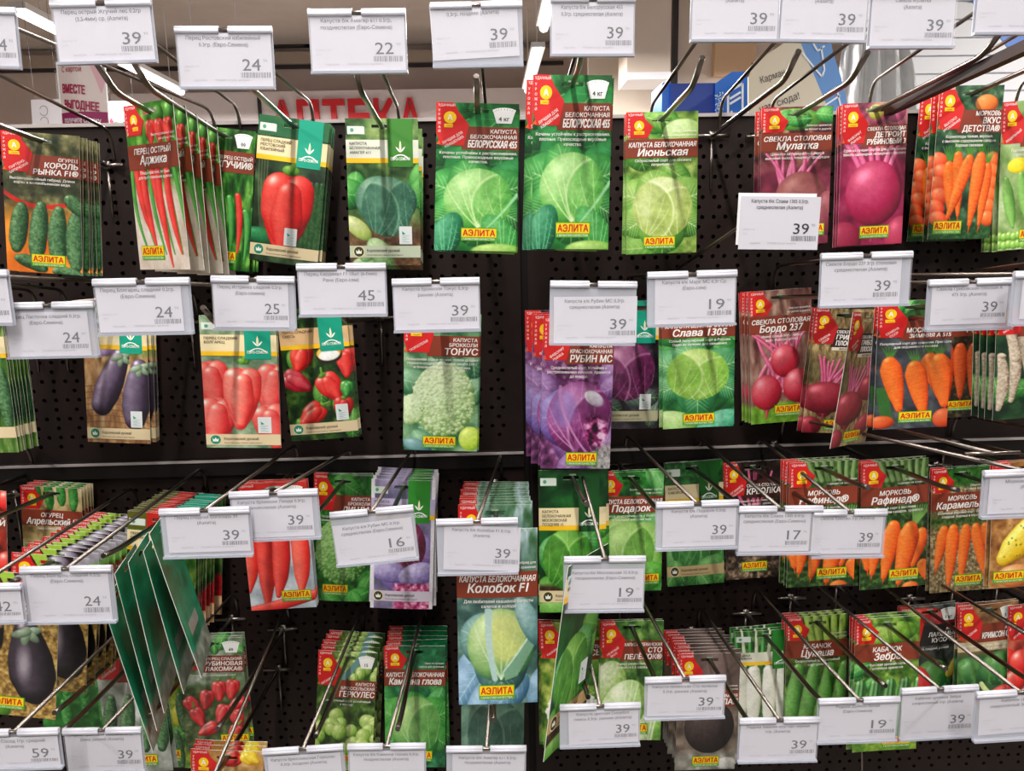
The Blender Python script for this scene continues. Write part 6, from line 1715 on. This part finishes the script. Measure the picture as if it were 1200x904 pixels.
S('june', (776, 131), (775, 297), 85, 2, 7, 'pale june cabbage packets', 'pale yellow-green cabbage packet beside the empty hooks', 'a7')
S('mulatka', (935, 125), (930, 286), 85, 2, 8, 'brownish beet packets', 'seed packet with a brownish purple beet, half covered by bare price cards', 'a9')
S('detroit', (1026, 120), (1020, 287), 78, 2, 9, 'ruby round beet packets', 'seed packet with one large ruby beet', 'a10')
S('vkus', (1140, 100), (1125, 280), 77, 2, 15, 'long carrot packets', 'tilted seed packet with a bunch of long carrots, front of its stack', offs=[.015, .043])
S('pea', (1211, 117), (1204, 291), 74, 3, 12, 'green pea packets', 'green pea packet cut by the frame edge', jx=.004)
S('q0', (-42, 372), (-20, 531), 85, 8, 5, 'green packets seen edge on', 'green packet at the frame edge, front of a stack seen edge on')
S('egg', (133, 362), (140, 519), 74, 4, 7, 'eggplant pair packets', 'seed packet with two purple eggplants on straw, front of its stack', 'b0')
S('pink', (278, 370), (286, 525), 89, 1, 7, 'pink-red pepper packets', 'seed packet filled with pale red peppers and a teal flag', 'b2')
S('mix', (364, 362), (381, 515), 81, 4, 8, 'mixed red pepper packets', 'tilted seed packet with several small red peppers and green leaves', 'b3')
S('tonus', (518, 368), (516, 529), 89, 2, 8, 'pale broccoli packets', 'seed packet with one pale green broccoli head, alone in its column', 'b5')
S('rubin', (679, 372), (674, 549), 84, 5, 7, 'purple cabbage packets', 'seed packet with a glossy purple cabbage, front of a ragged stack', 'b6', jx=.004, dx=-.45, lift=.22)
S('mars', (737, 353), (733, 503), 78, 2, 6, 'dark red cabbage packets', 'dark red cabbage packet with a beige band, behind the purple cabbage packet', 'b7')
S('slava', (819, 345), (818, 501), 86, 2, 7, 'round green cabbage packets', 'seed packet with a round yellow-green cabbage under the tag reading 19', 'b8')
S('bordo', (914, 340), (916, 495), 74, 4, 9, 'three round beet packets', 'seed packet with three round red beets, front of its stack', 'b9')
S('grib', (992, 362), (976, 508), 76, 1, 8, 'flat beet packets', 'seed packet with flat dark red beets and a dark title', 'b10')
S('grib', (1019, 366), (994, 522), 42, 0, 8, 'turned flat beet packet', 'turned and swinging flat beet packet in front of its twin', yaw=38, hooked=False)
S('mosk', (1074, 352), (1066, 502), 90, 1, 7, 'short blunt carrot packets', 'seed packet with three short blunt carrots on dark slate', 'b11')
S('darkcarrot', (1122, 352), (1113, 490), 76, 1, 6, 'dull dark carrot packets', 'dull dark carrot packet behind the blunt carrot packet')
S('beans', (1209, 350), (1204, 490), 84, 3, 14, 'speckled bean packets', 'speckled bean pod packet at the frame edge')
S('tom', (-33, 572), (-30, 720), 80, 0, 6, 'red packet at the frame edge', 'red packet mostly outside the frame, below the edge-on green packets')
S('aprel', (60, 571), (66, 712), 70, 4, 7, 'pale cucumber packets', 'pale cucumber packet with a brown title, behind the eggplant fan')
S('eggblack', (22, 672), (20, 838), 94, 13, 14, 'black eggplant packets', 'seed packet with one big black eggplant, front of the long fan', 'c4', dx=.06, lift=.02, jx=.002, offs=[.05, .066, .078, .09, .102, .114, .126, .138, .15, .162, .174, .186, .198])
S('tealstack', (190, 602), (188, 750), 80, 12, 8, 'dark pepper packets', 'dark green pepper packet, front of the dense stack behind the turned packets', 'c3', lift=.0)
for i, (tx_, ty_, bx_, by_) in enumerate(((134, 688, 186, 855), (147, 654, 190, 830), (162, 641, 198, 810), (179, 629, 220, 789), (186, 610, 240, 772))):
    nm = ['lowest of five turned teal packets, beside the tag reading 24', 'second lowest of five turned teal packets in a fan', 'middle one of five turned teal packets in a fan', 'second highest of five turned teal packets, tip over the ruby pepper packet', 'highest of five turned teal packets, just under the partly covered tag'][i]
    S('teal', (tx_, ty_), (bx_, by_), 27 - i, 0, 5, 'turned teal packets', nm, yaw=102, shift=-.215, hooked=False, group='turned teal packets')
S('redlong', (318, 566), (333, 714), 78, 2, 8, 'long red pepper packets', 'seed packet with long red peppers on silver grey', 'c1')
S('linda', (402, 557), (399, 704), 68, 3, 5, 'dark broccoli packets', 'deep green broccoli packet, slightly turned, beside the tag reading 16', 'c2')
S('rubinw', (473, 563), (470, 714), 75, 8, 8, 'white framed purple cabbage packets', 'white framed purple cabbage packet, front of a thick stack', 'c5')
S('kolobok', (582, 620), (584, 824), 96, 9, 12, 'blue-green cabbage packets', 'large blue-green cabbage packet hanging lowest at the hook end', 'c6', offs=[.09, .105, .118, .13, .143, .156, .168, .18, .192, .204])
S('moskov', (671, 551), (671, 717), 80, 3, 10, 'dark green flag cabbage packets', 'dark green cabbage packet with a deep green flag, above the bold 19 tag', 'c7', jx=.004)
S('lean', (690, 650), (659, 868), 52, 0, 8, 'leaning cabbage packet', 'leaning turned cabbage packet hanging in front of the cauliflower packet', yaw=55, hooked=False)
S('podarok', (740, 553), (738, 694), 77, 1, 8, 'light green cabbage packets', 'light green cabbage packet with an open leaf, beside the dark green one', 'c8')
S('savoy', (813, 541), (816, 686), 69, 1, 6, 'savoy cabbage packets', 'crinkled savoy cabbage packet with a tan crown band', 'c9')
S('kreolka', (882, 541), (884, 678), 68, 1, 6, 'dark brown beet packets', 'dark beet packet with a near black title under the tag reading 17', 'c10')
S('raf', (966, 541), (962, 688), 82, 3, 7, 'stubby carrot packets by the dark beet', 'stubby carrot packet next to the dark beet packet', 'c11')
S('raf', (1049, 540), (1047, 690), 80, 2, 7, 'stubby carrot packets by the slim carrots', 'stubby carrot packet next to the slim carrot packet')
S('karam', (1128, 548), (1123, 692), 73, 1, 7, 'slim carrot packets', 'seed packet with slim carrots on straw')
S('squash', (1205, 540), (1200, 688), 82, 1, 7, 'yellow squash packets', 'seed packet with a yellow speckled squash at the frame edge')
S('cukcrate', (84, 708), (86, 858), 72, 0, 6, 'crate cucumber packet', 'green cucumber packet with an orange ring, under the black eggplants')
S('sos', (146, 752), (166, 905), 76, 1, 6, 'grey cucumber packets', 'tilted grey cucumber packet with a red badge behind the turned packets', 'd1')
S('cukyellow', (188, 735), (196, 900), 62, 1, 6, 'yellow-green cucumber packets', 'yellow-green cucumber packet beside the ruby pepper packet')
S('lakomka', (246, 748), (256, 877), 74, 2, 7, 'small ruby pepper packets', 'seed packet with a heap of small ruby peppers', 'd2')
S('pepperlow', (266, 880), (266, 1030), 84, 2, 9, 'bottom row pepper packets', 'pepper packet at the bottom edge of which only the top shows')
S('gerk', (408, 764), (402, 902), 69, 4, 15, 'brussels sprout packets', 'seed packet with a heap of brussels sprouts, front of its stack', 'd3')
S('kamen', (486, 757), (487, 898), 72, 4, 15, 'stone head cabbage packets', 'bright green cabbage packet beside the brussels sprouts, front of its stack', 'd4')
S('amdim', (578, 762), (577, 906), 75, 0, 6, 'dim cabbage packet', 'dim grey-green cabbage packet, shade painted in, below the large blue-green one', 'd5')
S('cauli', (668, 729), (672, 876), 73, 1, 6, 'cauliflower packets', 'cauliflower mix packet partly hidden by the leaning cabbage packet', 'd6')
S('sto', (741, 728), (738, 868), 74, 1, 6, 'chinese cabbage packets', 'seed packet with pale chinese cabbage leaves', 'd7')
S('radish', (832, 766), (826, 903), 73, 8, 9, 'black radish packets', 'seed packet with a round black radish, front of a thick stack', 'd8', jx=.003)
S('daikon', (897, 739), (896, 858), 72, 2, 8, 'white daikon packets', 'seed packet with white daikon roots and a green flag', 'd9')
S('tsuk', (958, 722), (955, 872), 73, 2, 7, 'green zucchini packets', 'plain green zucchini packet beside the daikon', 'd10')
S('zebra', (1040, 724), (1036, 880), 77, 2, 7, 'striped zucchini packets', 'striped zucchini packet, bottom corner showing under the tags', 'd11')
S('kura', (1090, 710), (1088, 852), 70, 1, 7, 'watermelon slice packets', 'dark packet with a cut watermelon slice')
S('krim', (1159, 708), (1157, 850), 72, 1, 7, 'striped watermelon packets', 'brown packet with two striped watermelons')
S('tom', (1216, 706), (1213, 850), 72, 0, 7, 'red tomato packet', 'red tomato packet at the frame edge beside the watermelons')

D['amdim']['label'] = (26, 108)
for s_ in STACKS: build_stack(s_)
for k_, d_ in TAGS.items(): build_tag(k_, d_)

TPT['x1'] = (at(246, 916, -.29), 0)
# hooks that hold no packet
for px_, py_, tk, lb, tl in ((833, 160, 'a8', 'empty steel hook beside the pale june cabbage packet', True), 
                         (75, 377, None, 'empty steel hook whose tail shows under the greyish 24 tag', True), (225, 377, 'b1', 'empty steel hook between the eggplant and pink pepper packets', True),
                         (446, 372, 'b4', 'empty steel hook under the tag reading 45', True), (333, 735, 'x1', 'empty steel hook between the ruby pepper and brussels sprout packets', True),
                         (20, 578, None, 'empty steel hook beside the pale cucumber packets', True)):
    p = at(px_, py_, 0)
    hook('', Vector((p.x, 0, p.z)), tk, label=lb, armless=(px_ == 20))

# brown bracket arm rising towards the aisle
b = MB()
p0 = at(1024, 137, -.002); p1 = at(1215, 48, -.30)
d_ = p1 - p0
b.quadbox([p0 + Vector((-.005, 0, .004)), p0 + Vector((.005, 0, .004)), p1 + Vector((.005, 0, .004)), p1 + Vector((-.005, 0, .004))], (0, 0, -.010))
o = b.build('bracket_arm', mat('brown_bracket', (.22, .11, .09), .6, spec=.2)); tag(o, 'dark brown bracket arm sloping up past the carrot packets', 'bracket')
# thin clear strip hanging at the bottom edge
b = MB(); p = at(1009, 782, -.12); q = at(1010, 905, -.12)
b.tube([p, q], .0012, 6); o = b.build('hanging_wire', M['wire']); tag(o, 'thin pale wire hanging beside the bluish tag reading 19', 'wire')
